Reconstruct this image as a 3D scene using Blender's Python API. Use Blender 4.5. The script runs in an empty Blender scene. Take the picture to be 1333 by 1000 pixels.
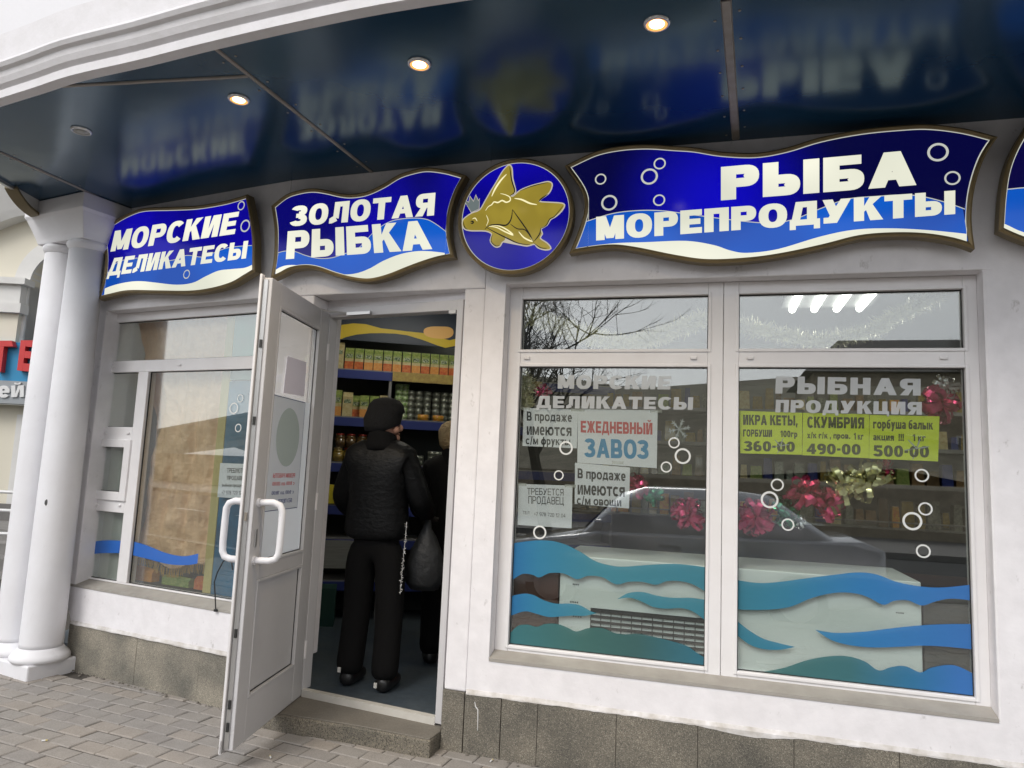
import bpy, bmesh, math, random
from mathutils import Vector, Matrix
random.seed(7)
sc = bpy.context.scene
col = sc.collection
R = math.radians
# ------------------------------------------------------------------ camera
CAMZ = 1.44
PITCH, ROLL, FPX = 0.1188, 0.0438, 929.33
fw = Vector((0, math.cos(PITCH), math.sin(PITCH)))
_r = Vector((1, 0, 0)); _u = _r.cross(fw)
rt = math.cos(ROLL)*_r + math.sin(ROLL)*_u
up = -math.sin(ROLL)*_r + math.cos(ROLL)*_u
cd = bpy.data.cameras.new('camera'); cam = bpy.data.objects.new('camera', cd); col.objects.link(cam)
cam.matrix_world = Matrix(((rt.x, up.x, -fw.x, 0), (rt.y, up.y, -fw.y, 0), (rt.z, up.z, -fw.z, CAMZ), (0, 0, 0, 1)))
cd.sensor_width = 36; cd.lens = 36*FPX/1333; cd.clip_start = .05; cd.clip_end = 900
sc.camera = cam
# ------------------------------------------------------------------ light
SUN_EL, SUN_AZ = R(44), R(215)       # overcast daylight from over the street
w = bpy.data.worlds.new('World'); sc.world = w; w.use_nodes = True
nt = w.node_tree; nt.nodes.clear()
sky = nt.nodes.new('ShaderNodeTexSky'); sky.sky_type = 'NISHITA'; sky.sun_disc = False
sky.sun_elevation = SUN_EL; sky.sun_rotation = SUN_AZ; sky.dust_density = 1.2; sky.air_density = 1.0
hs = nt.nodes.new('ShaderNodeHueSaturation'); hs.inputs['Saturation'].default_value = .16
bg = nt.nodes.new('ShaderNodeBackground'); bg.inputs[1].default_value = .14
wo = nt.nodes.new('ShaderNodeOutputWorld')
nt.links.new(sky.outputs[0], hs.inputs['Color']); nt.links.new(hs.outputs[0], bg.inputs[0]); nt.links.new(bg.outputs[0], wo.inputs[0])
sl = bpy.data.lights.new('sun', 'SUN'); sl.energy = .95; sl.angle = R(26); sl.color = (1, .97, .93)
so = bpy.data.objects.new('sun', sl); col.objects.link(so); so.location = (-3, -10, 20)
sd = Vector((math.sin(SUN_AZ)*math.cos(SUN_EL), math.cos(SUN_AZ)*math.cos(SUN_EL), math.sin(SUN_EL)))
so.rotation_euler = sd.to_track_quat('Z', 'Y').to_euler()
sc.view_settings.view_transform = 'Standard'; sc.view_settings.look = 'None'
sc.view_settings.exposure = .70; sc.view_settings.gamma = 1
sc.render.engine = 'CYCLES'
sc.cycles.max_bounces = 9; sc.cycles.diffuse_bounces = 4; sc.cycles.glossy_bounces = 4; sc.cycles.transparent_max_bounces = 14
sc.cycles.caustics_reflective = False; sc.cycles.caustics_refractive = False
sc.cycles.sample_clamp_indirect = 4

# ------------------------------------------------------------------ helpers
CP = Vector((0, 0, CAMZ))
def ray(x, y): return fw + (x-666.5)/FPX*rt - (y-500)/FPX*up
def ground(x, y, z=0.):
    d = ray(x, y); return CP + d*((z-CAMZ)/d.z)
class Frame:
    """vertical plane: s along it, o depth into the building, z up"""
    def __init__(s, P, ang): s.P = Vector(P); s.t = Vector((math.cos(ang), -math.sin(ang), 0)); s.n = Vector((math.sin(ang), math.cos(ang), 0)); s.ang = ang
    def pt(s, a, o, z): return s.P + s.t*a + s.n*o + Vector((0, 0, z))
    def sz(s, x, y, o=0.):
        d = ray(x, y); Q = s.P + s.n*o; k = (Q-CP).dot(s.n)/d.dot(s.n); W = CP + d*k
        return ((W-s.P).dot(s.t), W.z)
FC = Frame((0, 3.782, 0), .2787)
_pb = FC.pt(-.1755, 0, 0)
FB = Frame(_pb, .3225)
_pa = FB.pt(-1.32, 0, 0)
FA = Frame(_pa, .4476)
FD = Frame((-1.125, 4.315, 0), math.atan2(.365, .805))     # door frame
SOF = 3.156

def tag(o, label=None, cat=None, group=None, kind=None):
    if label: o['label'] = label
    if cat: o['category'] = cat
    if group: o['group'] = group
    if kind: o['kind'] = kind
    return o
def empty(name, loc, label, cat, group=None, rz=0):
    o = bpy.data.objects.new(name, None); col.objects.link(o); o.location = loc; o.rotation_euler = (0, 0, rz)
    o.empty_display_size = .1
    return tag(o, label, cat, group)
class MB:
    def __init__(s): s.v = []; s.f = []; s.m = []; s.sm = False
    def face(s, pts, m=0):
        b = len(s.v); s.v += [tuple(p) for p in pts]; s.f.append(tuple(range(b, b+len(pts)))); s.m.append(m)
    def hexa(s, c, m=0):      # 8 corners: bottom 4, top 4
        b = len(s.v); s.v += [tuple(p) for p in c]
        for q in ((3, 2, 1, 0), (4, 5, 6, 7), (0, 1, 5, 4), (1, 2, 6, 5), (2, 3, 7, 6), (3, 0, 4, 7)):
            s.f.append(tuple(b+i for i in q)); s.m.append(m)
        return s
    def box(s, F, a0, a1, o0, o1, z0, z1, m=0):
        return s.hexa([F.pt(a0, o0, z0), F.pt(a1, o0, z0), F.pt(a1, o1, z0), F.pt(a0, o1, z0), F.pt(a0, o0, z1), F.pt(a1, o0, z1), F.pt(a1, o1, z1), F.pt(a0, o1, z1)], m)
    def prism(s, F, pts, o0, o1, m=0):   # pts (s,z) outline extruded o0 (front) to o1
        n = len(pts); b = len(s.v)
        s.v += [tuple(F.pt(a, o0, z)) for a, z in pts] + [tuple(F.pt(a, o1, z)) for a, z in pts]
        s.f.append(tuple(range(b, b+n))); s.m.append(m)
        s.f.append(tuple(range(b+2*n-1, b+n-1, -1))); s.m.append(m)
        for i in range(n):
            j = (i+1) % n; s.f.append((b+i, b+n+i, b+n+j, b+j)); s.m.append(m)
        return s
    def flat(s, F, pts, o, m=0): s.face([F.pt(a, o, z) for a, z in pts], m); return s
    def slab(s, pts, z0, z1, m=0):       # plan outline (x,y)
        n = len(pts); b = len(s.v)
        s.v += [(p[0], p[1], z0) for p in pts] + [(p[0], p[1], z1) for p in pts]
        s.f.append(tuple(range(b+n-1, b-1, -1))); s.m.append(m); s.f.append(tuple(range(b+n, b+2*n))); s.m.append(m)
        for i in range(n):
            j = (i+1) % n; s.f.append((b+i, b+j, b+n+j, b+n+i)); s.m.append(m)
        return s
    def loft(s, rings, m=0, close=True, cap=True):
        n = len(rings[0]); b = len(s.v)
        for r in rings: s.v += [tuple(p) for p in r]
        for k in range(len(rings)-1):
            for i in range(n if close else n-1):
                j = (i+1) % n; s.f.append((b+k*n+i, b+k*n+j, b+(k+1)*n+j, b+(k+1)*n+i)); s.m.append(m)
        if cap and close:
            s.f.append(tuple(b+i for i in reversed(range(n)))); s.m.append(m)
            s.f.append(tuple(b+(len(rings)-1)*n+i for i in range(n))); s.m.append(m)
        return s
    def lathe(s, c, prof, n=24, m=0):    # prof list (r,z)
        return s.loft([[(c[0]+r*math.cos(2*math.pi*i/n), c[1]+r*math.sin(2*math.pi*i/n), c[2]+z) for i in range(n)] for r, z in prof], m)
    def tube(s, pts, r, n=8, m=0):
        pts = [Vector(p) for p in pts]; rs = r if isinstance(r, (list, tuple)) else [r]*len(pts); rings = []
        for i, p in enumerate(pts):
            d = (pts[min(i+1, len(pts)-1)]-pts[max(i-1, 0)]).normalized()
            a = d.orthogonal().normalized() if i == 0 else (a - d*a.dot(d)).normalized()
            b = d.cross(a)
            rings.append([p + (a*math.cos(2*math.pi*k/n)+b*math.sin(2*math.pi*k/n))*rs[i] for k in range(n)])
        return s.loft(rings, m)
    def ring(s, F, cs, cz, r, w, o, m=0, n=28):
        A = [(cs+r*math.cos(2*math.pi*i/n), cz+r*math.sin(2*math.pi*i/n)) for i in range(n)]
        Bq = [(cs+(r-w)*math.cos(2*math.pi*i/n), cz+(r-w)*math.sin(2*math.pi*i/n)) for i in range(n)]
        for i in range(n):
            j = (i+1) % n; s.flat(F, [A[i], A[j], Bq[j], Bq[i]], o, m)
        return s
    def stroke(s, F, pts, w, o, m=0):    # tapering flat stroke
        n = len(pts)
        L = []
        for i, p in enumerate(pts):
            a, b = pts[max(i-1, 0)], pts[min(i+1, n-1)]; dx, dz = b[0]-a[0], b[1]-a[1]; l = math.hypot(dx, dz) or 1
            k = w*(.25+.75*math.sin(math.pi*min(max((i+.35)/(n-.3), 0), 1)))/2
            L.append(((p[0]-dz/l*k, p[1]+dx/l*k), (p[0]+dz/l*k, p[1]-dx/l*k)))
        for i in range(n-1): s.flat(F, [L[i][0], L[i+1][0], L[i+1][1], L[i][1]], o, m)
        return s
    def build(s, name, mat, parent=None, smooth=False, bevel=0, merge=False):
        me = bpy.data.meshes.new(name); me.from_pydata(s.v, [], s.f)
        mats = mat if isinstance(mat, (list, tuple)) else [mat]
        for m in mats: me.materials.append(m)
        for p, mi in zip(me.polygons, s.m): p.material_index = mi
        bm = bmesh.new(); bm.from_mesh(me)
        if merge: bmesh.ops.remove_doubles(bm, verts=bm.verts, dist=1e-5)
        bmesh.ops.recalc_face_normals(bm, faces=bm.faces) if merge else None
        bm.to_mesh(me); bm.free()
        if smooth:
            for p in me.polygons: p.use_smooth = True
        o = bpy.data.objects.new(name, me); col.objects.link(o)
        if bevel:
            b = o.modifiers.new('bevel', 'BEVEL'); b.width = bevel; b.segments = 2; b.limit_method = 'ANGLE'; b.angle_limit = R(40)
        if smooth == 'auto':
            es = [e for e in me.edges]
            me.set_sharp_from_angle(angle=R(40))
        if parent: adopt(o, parent)
        return o
def adopt(o, parent):
    o.parent = parent
    M = Matrix.Identity(4); p = parent; ms = []
    while p: ms.append(p); p = p.parent
    for q in reversed(ms):
        M = M @ q.matrix_parent_inverse @ (Matrix.Translation(q.location) @ q.rotation_euler.to_matrix().to_4x4())
    o.matrix_parent_inverse = M.inverted()
def local_child(o, parent): o.parent = parent; return o
def crom(pts, n=6, closed=False):
    out = []; N = len(pts)
    rng = range(N) if closed else range(N-1)
    for i in rng:
        g = (lambda k: pts[k % N]) if closed else (lambda k: pts[min(max(k, 0), N-1)])
        p0, p1, p2, p3 = g(i-1), g(i), g(i+1), g(i+2)
        for k in range(n):
            t = k/n
            out.append(tuple(.5*((2*p1[a])+(-p0[a]+p2[a])*t+(2*p0[a]-5*p1[a]+4*p2[a]-p3[a])*t*t+(-p0[a]+3*p1[a]-3*p2[a]+p3[a])*t**3) for a in range(len(p1))))
    if not closed: out.append(tuple(pts[-1]))
    return out
def inset(P, d):      # polygon inset, P list of (s,z) any winding
    A = sum(P[i][0]*P[(i+1) % len(P)][1]-P[(i+1) % len(P)][0]*P[i][1] for i in range(len(P)))
    sg = 1 if A > 0 else -1; out = []; n = len(P)
    for i in range(n):
        a, b, c = P[i-1], P[i], P[(i+1) % n]
        def nrm(p, q):
            dx, dz = q[0]-p[0], q[1]-p[1]; l = math.hypot(dx, dz) or 1; return (-dz/l*sg, dx/l*sg)
        n1, n2 = nrm(a, b), nrm(b, c); mx, mz = n1[0]+n2[0], n1[1]+n2[1]; q = mx*mx+mz*mz
        k = 2*d/max(q, .5)
        out.append((b[0]+mx*k, b[1]+mz*k))
    return out
def zoom(x0, y0, k): return lambda p: (x0+p[0]/k, y0+p[1]/k)
def interp(c, s):
    if s <= c[0][0]: return c[0][1]
    for a, b in zip(c, c[1:]):
        if s <= b[0]: return a[1]+(b[1]-a[1])*(s-a[0])/max(b[0]-a[0], 1e-9)
    return c[-1][1]
def column_spans(P, s):
    zs = []; n = len(P)
    for i in range(n):
        a, b = P[i], P[(i+1) % n]
        if (a[0] <= s < b[0]) or (b[0] <= s < a[0]): zs.append(a[1]+(b[1]-a[1])*(s-a[0])/(b[0]-a[0]))
    zs.sort(); return [(zs[k], zs[k+1]) for k in range(0, len(zs)-1, 2)]
def strip(mb, F, P, lo, hi, o, N=90, s0=None, s1=None, m=0, minh=0., one=False):
    """fill inside outline P between curves lo and hi (curves: sorted (s,z) lists or None)"""
    mn, mx = min(p[0] for p in P)+1e-5, max(p[0] for p in P)-1e-5
    a = mn if s0 is None else max(s0, mn); b = mx if s1 is None else min(s1, mx)
    prev = None
    for i in range(N+1):
        s = a+(b-a)*(i/N); cur = []
        sps = column_spans(P, s)
        if one and sps: sps = [max(sps, key=lambda t: t[1]-t[0])]
        for z0, z1 in sps:
            l = max(z0, interp(lo, s)) if lo else z0; h = min(z1, interp(hi, s)) if hi else z1
            if h < l+minh: h = l+minh if (z1-z0 > 3*minh or not minh) else l
            if h < l: h = l
            cur.append((s, l, h))
        if prev is not None:
            if len(prev) == len(cur): prs = list(zip(prev, cur))
            else:
                big, sm = (prev, cur) if len(prev) > len(cur) else (cur, prev)
                prs = [(p if big is prev else q, q if big is prev else p) for q in sm for p in [min(big, key=lambda t: abs(t[1]+t[2]-q[1]-q[2]))]]
            for p, q in prs:
                if p[2]-p[1] > 1e-5 or q[2]-q[1] > 1e-5: mb.flat(F, [(p[0], p[1]), (q[0], q[1]), (q[0], q[2]), (p[0], p[2])], o, m)
        prev = cur
    return mb

# ------------------------------------------------------------------ materials
def translucent(m, f=.5):     # thin sheet that lets daylight through from its far side
    N, L = m.node_tree.nodes, m.node_tree.links; b = next(n for n in N if n.type == 'BSDF_PRINCIPLED'); o = next(n for n in N if n.type == 'OUTPUT_MATERIAL')
    t = N.new('ShaderNodeBsdfTranslucent'); t.inputs[0].default_value = (.9, .92, .95, 1); x = N.new('ShaderNodeMixShader'); x.inputs[0].default_value = f
    L.new(b.outputs[0], x.inputs[1]); L.new(t.outputs[0], x.inputs[2]); L.new(x.outputs[0], o.inputs[0]); return m
def newmat(name):
    m = bpy.data.materials.new(name); m.use_nodes = True; m.node_tree.nodes.clear()
    return m, m.node_tree.nodes, m.node_tree.links
def mat(name, c, rough=.6, metal=0, c2=None, scale=6., amt=.5, bump=0, bscale=60, spec=.5, fine=None, coat=0, detail=5, stretch=None, alpha=None):
    m, N, L = newmat(name)
    b = N.new('ShaderNodeBsdfPrincipled'); o = N.new('ShaderNodeOutputMaterial'); L.new(b.outputs[0], o.inputs[0])
    b.inputs['Base Color'].default_value = (*c, 1); b.inputs['Roughness'].default_value = rough; b.inputs['Metallic'].default_value = metal
    b.inputs['Specular IOR Level'].default_value = spec; b.inputs['Coat Weight'].default_value = coat
    tc = N.new('ShaderNodeNewGeometry'); vec = tc.outputs['Position']
    if stretch:
        mp = N.new('ShaderNodeMapping'); mp.inputs['Scale'].default_value = stretch; L.new(vec, mp.inputs[0]); vec = mp.outputs[0]
    if c2:
        n = N.new('ShaderNodeTexNoise'); n.inputs['Scale'].default_value = scale; n.inputs['Detail'].default_value = detail; n.inputs['Roughness'].default_value = .62; L.new(vec, n.inputs['Vector'])
        r = N.new('ShaderNodeValToRGB'); r.color_ramp.elements[0].position = .5-.5*amt; r.color_ramp.elements[1].position = .5+.5*amt
        r.color_ramp.elements[0].color = (*c2, 1); r.color_ramp.elements[1].color = (*c, 1); L.new(n.outputs[0], r.inputs[0])
        out = r.outputs[0]
        if fine:
            f = N.new('ShaderNodeTexNoise'); f.inputs['Scale'].default_value = fine[0]; f.inputs['Detail'].default_value = 3; L.new(vec, f.inputs['Vector'])
            fr = N.new('ShaderNodeValToRGB'); fr.color_ramp.elements[0].position = .35; fr.color_ramp.elements[1].position = .68
            fr.color_ramp.elements[0].color = (1-fine[1],)*3+(1,); fr.color_ramp.elements[1].color = (1+fine[1],)*3+(1,); L.new(f.outputs[0], fr.inputs[0])
            mx = N.new('ShaderNodeMix'); mx.data_type = 'RGBA'; mx.blend_type = 'MULTIPLY'; mx.inputs[0].default_value = 1
            L.new(out, mx.inputs[6]); L.new(fr.outputs[0], mx.inputs[7]); out = mx.outputs[2]
        L.new(out, b.inputs['Base Color'])
    if bump:
        n2 = N.new('ShaderNodeTexNoise'); n2.inputs['Scale'].default_value = bscale; n2.inputs['Detail'].default_value = 4; L.new(vec, n2.inputs['Vector'])
        bp = N.new('ShaderNodeBump'); bp.inputs['Strength'].default_value = 1; bp.inputs['Distance'].default_value = bump; L.new(n2.outputs[0], bp.inputs['Height']); L.new(bp.outputs[0], b.inputs['Normal'])
    return m
def emat(name, c, st, c2=None, scale=2., stretch=None, gloss=.0):
    m, N, L = newmat(name)
    e = N.new('ShaderNodeEmission'); e.inputs[0].default_value = (*c, 1); e.inputs[1].default_value = st; o = N.new('ShaderNodeOutputMaterial')
    if c2:
        g = N.new('ShaderNodeNewGeometry'); mp = N.new('ShaderNodeMapping'); mp.inputs['Scale'].default_value = stretch or (1, 1, 1); L.new(g.outputs['Position'], mp.inputs[0])
        n = N.new('ShaderNodeTexNoise'); n.inputs['Scale'].default_value = scale; n.inputs['Detail'].default_value = 1; L.new(mp.outputs[0], n.inputs['Vector'])
        r = N.new('ShaderNodeValToRGB'); r.color_ramp.elements[0].position = .38; r.color_ramp.elements[1].position = .62
        r.color_ramp.elements[0].color = (*c2, 1); r.color_ramp.elements[1].color = (*c, 1); L.new(n.outputs[0], r.inputs[0]); L.new(r.outputs[0], e.inputs[0])
    if gloss:
        gl = N.new('ShaderNodeBsdfGlossy'); gl.inputs['Roughness'].default_value = .12; gl.inputs[0].default_value = (gloss,)*3+(1,)
        ad = N.new('ShaderNodeAddShader'); L.new(e.outputs[0], ad.inputs[0]); L.new(gl.outputs[0], ad.inputs[1]); L.new(ad.outputs[0], o.inputs[0])
    else: L.new(e.outputs[0], o.inputs[0])
    return m
def glassmat(name, tint=(.9, .93, .92), base=.09, rough=0.):
    m, N, L = newmat(name)
    t = N.new('ShaderNodeBsdfTransparent'); t.inputs[0].default_value = (*tint, 1)
    g = N.new('ShaderNodeBsdfGlossy'); g.inputs['Roughness'].default_value = rough; g.inputs[0].default_value = (1, 1, 1, 1)
    lw = N.new('ShaderNodeLayerWeight'); lw.inputs[0].default_value = .5
    pw = N.new('ShaderNodeMath'); pw.operation = 'POWER'; pw.inputs[1].default_value = 3.5; L.new(lw.outputs['Facing'], pw.inputs[0])
    ma = N.new('ShaderNodeMath'); ma.operation = 'MULTIPLY_ADD'; ma.inputs[1].default_value = .85; ma.inputs[2].default_value = base; ma.use_clamp = True; L.new(pw.outputs[0], ma.inputs[0])
    mx = N.new('ShaderNodeMixShader'); L.new(ma.outputs[0], mx.inputs[0]); L.new(t.outputs[0], mx.inputs[1]); L.new(g.outputs[0], mx.inputs[2])
    o = N.new('ShaderNodeOutputMaterial'); L.new(mx.outputs[0], o.inputs[0])
    return m
def filmmat(name, c, opac, rough=.4):       # printed translucent film
    m, N, L = newmat(name)
    t = N.new('ShaderNodeBsdfTransparent'); b = N.new('ShaderNodeBsdfPrincipled'); b.inputs['Base Color'].default_value = (*c, 1); b.inputs['Roughness'].default_value = rough
    mx = N.new('ShaderNodeMixShader'); mx.inputs[0].default_value = opac; L.new(t.outputs[0], mx.inputs[1]); L.new(b.outputs[0], mx.inputs[2])
    o = N.new('ShaderNodeOutputMaterial'); L.new(mx.outputs[0], o.inputs[0]); return m
def wavefilm(name, cols, x0, x1, opac=.93):   # film printed with a colour run along x
    m, N, L = newmat(name)
    g = N.new('ShaderNodeNewGeometry'); sp = N.new('ShaderNodeSeparateXYZ'); L.new(g.outputs['Position'], sp.inputs[0])
    mr = N.new('ShaderNodeMapRange'); mr.inputs[1].default_value = x0; mr.inputs[2].default_value = x1; L.new(sp.outputs[0], mr.inputs[0])
    r = N.new('ShaderNodeValToRGB'); els = r.color_ramp.elements
    while len(els) < len(cols): els.new(.5)
    for e, (p, c) in zip(els, cols): e.position = p; e.color = (*c, 1)
    L.new(mr.outputs[0], r.inputs[0])
    b = N.new('ShaderNodeBsdfPrincipled'); b.inputs['Roughness'].default_value = .35; L.new(r.outputs[0], b.inputs['Base Color'])
    n = N.new('ShaderNodeTexNoise'); n.inputs['Scale'].default_value = 9; n.inputs['Detail'].default_value = 4
    r2 = N.new('ShaderNodeMapRange'); r2.inputs[3].default_value = opac-.06; r2.inputs[4].default_value = opac+.04; L.new(n.outputs[0], r2.inputs[0])
    t = N.new('ShaderNodeBsdfTransparent'); mx = N.new('ShaderNodeMixShader'); L.new(r2.outputs[0], mx.inputs[0]); L.new(t.outputs[0], mx.inputs[1]); L.new(b.outputs[0], mx.inputs[2])
    o = N.new('ShaderNodeOutputMaterial'); L.new(mx.outputs[0], o.inputs[0]); return m
def speckle(name, base, dark, light, scale=220, big=2.5):
    m, N, L = newmat(name)
    g = N.new('ShaderNodeNewGeometry'); P = g.outputs['Position']
    v = N.new('ShaderNodeTexVoronoi'); v.inputs['Scale'].default_value = scale; L.new(P, v.inputs['Vector'])
    sp = N.new('ShaderNodeSeparateColor'); L.new(v.outputs['Color'], sp.inputs[0])
    r = N.new('ShaderNodeValToRGB'); r.color_ramp.interpolation = 'CONSTANT'; e = r.color_ramp.elements
    e[0].position = 0; e[0].color = (*dark, 1); e[1].position = .22; e[1].color = (*base, 1)
    x = e.new(.86); x.color = (*light, 1); L.new(sp.outputs[0], r.inputs[0])
    n = N.new('ShaderNodeTexNoise'); n.inputs['Scale'].default_value = big; n.inputs['Detail'].default_value = 6; L.new(P, n.inputs['Vector'])
    r2 = N.new('ShaderNodeValToRGB'); r2.color_ramp.elements[0].position = .32; r2.color_ramp.elements[0].color = (.55, .56, .55, 1); r2.color_ramp.elements[1].position = .66; r2.color_ramp.elements[1].color = (1.1, 1.07, 1.0, 1); L.new(n.outputs[0], r2.inputs[0])
    mx = N.new('ShaderNodeMix'); mx.data_type = 'RGBA'; mx.blend_type = 'MULTIPLY'; mx.inputs[0].default_value = 1; L.new(r.outputs[0], mx.inputs[6]); L.new(r2.outputs[0], mx.inputs[7])
    b = N.new('ShaderNodeBsdfPrincipled'); b.inputs['Roughness'].default_value = .75; L.new(mx.outputs[2], b.inputs['Base Color'])
    bp = N.new('ShaderNodeBump'); bp.inputs['Distance'].default_value = .0012; L.new(v.outputs['Distance'], bp.inputs['Height']); L.new(bp.outputs[0], b.inputs['Normal'])
    o = N.new('ShaderNodeOutputMaterial'); L.new(b.outputs[0], o.inputs[0]); return m

M = {}
M['white'] = mat('white_render', (.83, .815, .84), .75, c2=(.72, .70, .715), scale=3.2, amt=.75, bump=.0016, bscale=34, fine=(13, .035))
M['white_low'] = mat('white_render_low', (.70, .69, .70), .8, c2=(.40, .37, .33), scale=13, amt=.5, bump=.002, bscale=26, fine=(30, .05))
M['upper'] = mat('upper_render', (.80, .79, .81), .75, c2=(.73, .72, .74), scale=1.5, amt=.8, bump=.001, bscale=30)
M['moulding'] = mat('moulding', (.78, .76, .78), .6, c2=(.66, .64, .64), scale=9, amt=.7, bump=.0015, bscale=40)
M['column'] = mat('column_paint', (.80, .80, .83), .6, c2=(.71, .70, .72), scale=4, amt=.7, bump=.0012, bscale=22)
def scuffed(m, amount=.16, sc=17):      # sparse grey scuff marks over the paint
    N, L = m.node_tree.nodes, m.node_tree.links; b = next(n for n in N if n.type == 'BSDF_PRINCIPLED'); src = b.inputs['Base Color'].links[0].from_socket
    g = N.new('ShaderNodeNewGeometry'); mp = N.new('ShaderNodeMapping'); mp.inputs['Scale'].default_value = (1, 1, .6); mp.inputs['Rotation'].default_value = (.5, .3, 0); L.new(g.outputs['Position'], mp.inputs[0])
    n = N.new('ShaderNodeTexNoise'); n.inputs['Scale'].default_value = sc; n.inputs['Detail'].default_value = 7; n.inputs['Roughness'].default_value = .7; L.new(mp.outputs[0], n.inputs['Vector'])
    r = N.new('ShaderNodeMapRange'); r.inputs[1].default_value = .62; r.inputs[2].default_value = .74; r.inputs[3].default_value = 0; r.inputs[4].default_value = 1; L.new(n.outputs[0], r.inputs[0])
    mx = N.new('ShaderNodeMix'); mx.data_type = 'RGBA'; mx.inputs[7].default_value = (.30, .28, .26, 1); ml = N.new('ShaderNodeMath'); ml.operation = 'MULTIPLY'; ml.inputs[1].default_value = amount*2.2; L.new(r.outputs[0], ml.inputs[0]); L.new(ml.outputs[0], mx.inputs[0]); L.new(src, mx.inputs[6]); L.new(mx.outputs[2], b.inputs['Base Color'])
M['chip'] = mat('chipped', (.10, .10, .10), .9)
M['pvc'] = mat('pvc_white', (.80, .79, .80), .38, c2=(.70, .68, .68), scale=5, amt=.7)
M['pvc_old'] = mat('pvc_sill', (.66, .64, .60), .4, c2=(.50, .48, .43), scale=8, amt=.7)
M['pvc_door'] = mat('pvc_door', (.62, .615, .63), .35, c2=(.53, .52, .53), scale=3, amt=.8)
M['alu'] = mat('aluminium', (.55, .55, .55), .35, metal=.8)
M['gasket'] = mat('gasket', (.02, .02, .02), .6)
M['sill'] = mat('sill_sheet', (.40, .38, .345), .6, c2=(.27, .25, .225), scale=7, amt=.6)
M['glass'] = glassmat('window_glass', base=.135)
M['glass_door'] = glassmat('door_glass', tint=(.96, .97, .97), base=.06)
M['terrazzo'] = speckle('terrazzo', (.185, .170, .145), (.115, .108, .095), (.31, .29, .25), 300, 3.5)
M['plinthA'] = speckle('worn_terrazzo', (.27, .25, .215), (.17, .16, .14), (.38, .36, .31), 330, 4.)
M['step'] = speckle('step_concrete', (.20, .182, .155), (.09, .08, .065), (.30, .27, .21), 240, 3.)
M['stepskin'] = mat('step_screed', (.20, .182, .155), .85, c2=(.135, .123, .105), scale=8, amt=.7, bump=.002, bscale=60, fine=(120, .12))
M['soffit'] = mat('soffit_gloss', (.008, .034, .066), .19, spec=.72, c2=(.010, .042, .090), scale=2, amt=.6, bump=.0016, bscale=3.2, stretch=(1, 1, 1), detail=2)
next(n for n in M['soffit'].node_tree.nodes if n.type == 'BSDF_PRINCIPLED').inputs['Specular Tint'].default_value = (.50, .80, 1, 1)
M['seam'] = mat('seam_metal', (.34, .31, .27), .5, metal=.2, c2=(.20, .17, .14), scale=14, amt=.7)
M['bronze'] = mat('bronze_frame', (.27, .20, .095), .38, metal=.35, c2=(.19, .14, .065), scale=12, amt=.6)
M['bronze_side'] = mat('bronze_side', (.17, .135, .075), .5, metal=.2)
M['s_white'] = emat('lit_white', (.95, .94, .78), .62, c2=(.72, .73, .60), scale=1.5, gloss=.03)
M['s_line'] = emat('lit_line', (.8, .82, .75), .42)
M['s_blue'] = emat('lit_blue', (.005, .002, .38), .62, c2=(.003, .002, .15), scale=1.9, stretch=(1, 1, .8), gloss=.02)
def hot(name, c, c2, centre, rad, st):       # backlight tube glowing through the sheet around its own place
    m, N, L = newmat(name); e = N.new('ShaderNodeEmission'); e.inputs[1].default_value = st; o = N.new('ShaderNodeOutputMaterial')
    g = N.new('ShaderNodeNewGeometry'); v = N.new('ShaderNodeVectorMath'); v.operation = 'DISTANCE'; v.inputs[1].default_value = centre; L.new(g.outputs['Position'], v.inputs[0])
    r = N.new('ShaderNodeMapRange'); r.interpolation_type = 'SMOOTHSTEP'; r.inputs[1].default_value = 0; r.inputs[2].default_value = rad; L.new(v.outputs['Value'], r.inputs[0])
    mx = N.new('ShaderNodeMix'); mx.data_type = 'RGBA'; mx.inputs[6].default_value = (*c, 1); mx.inputs[7].default_value = (*c2, 1); L.new(r.outputs[0], mx.inputs[0]); L.new(mx.outputs[2], e.inputs[0])
    gl = N.new('ShaderNodeBsdfGlossy'); gl.inputs['Roughness'].default_value = .12; gl.inputs[0].default_value = (.02, .02, .02, 1)
    ad = N.new('ShaderNodeAddShader'); L.new(e.outputs[0], ad.inputs[0]); L.new(gl.outputs[0], ad.inputs[1]); L.new(ad.outputs[0], o.inputs[0]); return m
M['s_navy'] = hot('lit_navy', (.004, .002, .50), (.002, .002, .045), tuple(FC.pt(FC.sz(935, 262, -.1)[0], -.1, FC.sz(935, 262, -.1)[1])), .62, .62)
M['s_navy2'] = emat('lit_navy_dim', (.003, .002, .045), .7, gloss=.02)
M['s_band'] = emat('lit_band', (.004, .105, .58), .62, c2=(.004, .07, .42), scale=2, gloss=.02)
M['gold'] = emat('emblem_gold', (.34, .26, .035), .62, c2=(.29, .22, .030), scale=9, gloss=.015)
M['gold_hi'] = emat('emblem_highlight', (.85, .78, .45), .75)
M['emb_edge'] = emat('emblem_edge', (.55, .50, .42), .6)
M['emb_grey'] = emat('emblem_crown', (.14, .17, .17), .65)
M['black_ink'] = mat('black_ink', (.012, .012, .012), .5)
M['lamp'] = emat('lamp_glow', (1, .80, .42), 5); M['lamp_halo'] = emat('lamp_halo_glow', (1, .42, .12), .9)  # orange ring emission paints the warm halo around a lit bulb
M['lamp_off'] = mat('lamp_off', (.35, .35, .34), .3)
M['chrome'] = mat('chrome', (.6, .6, .6), .2, metal=1)
M['paper'] = mat('paper', (.86, .86, .90), .8, c2=(.78, .78, .82), scale=6)
M['yellow_paper'] = mat('yellow_paper', (.80, .92, .05), .7, c2=(.70, .82, .045), scale=6)
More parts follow.
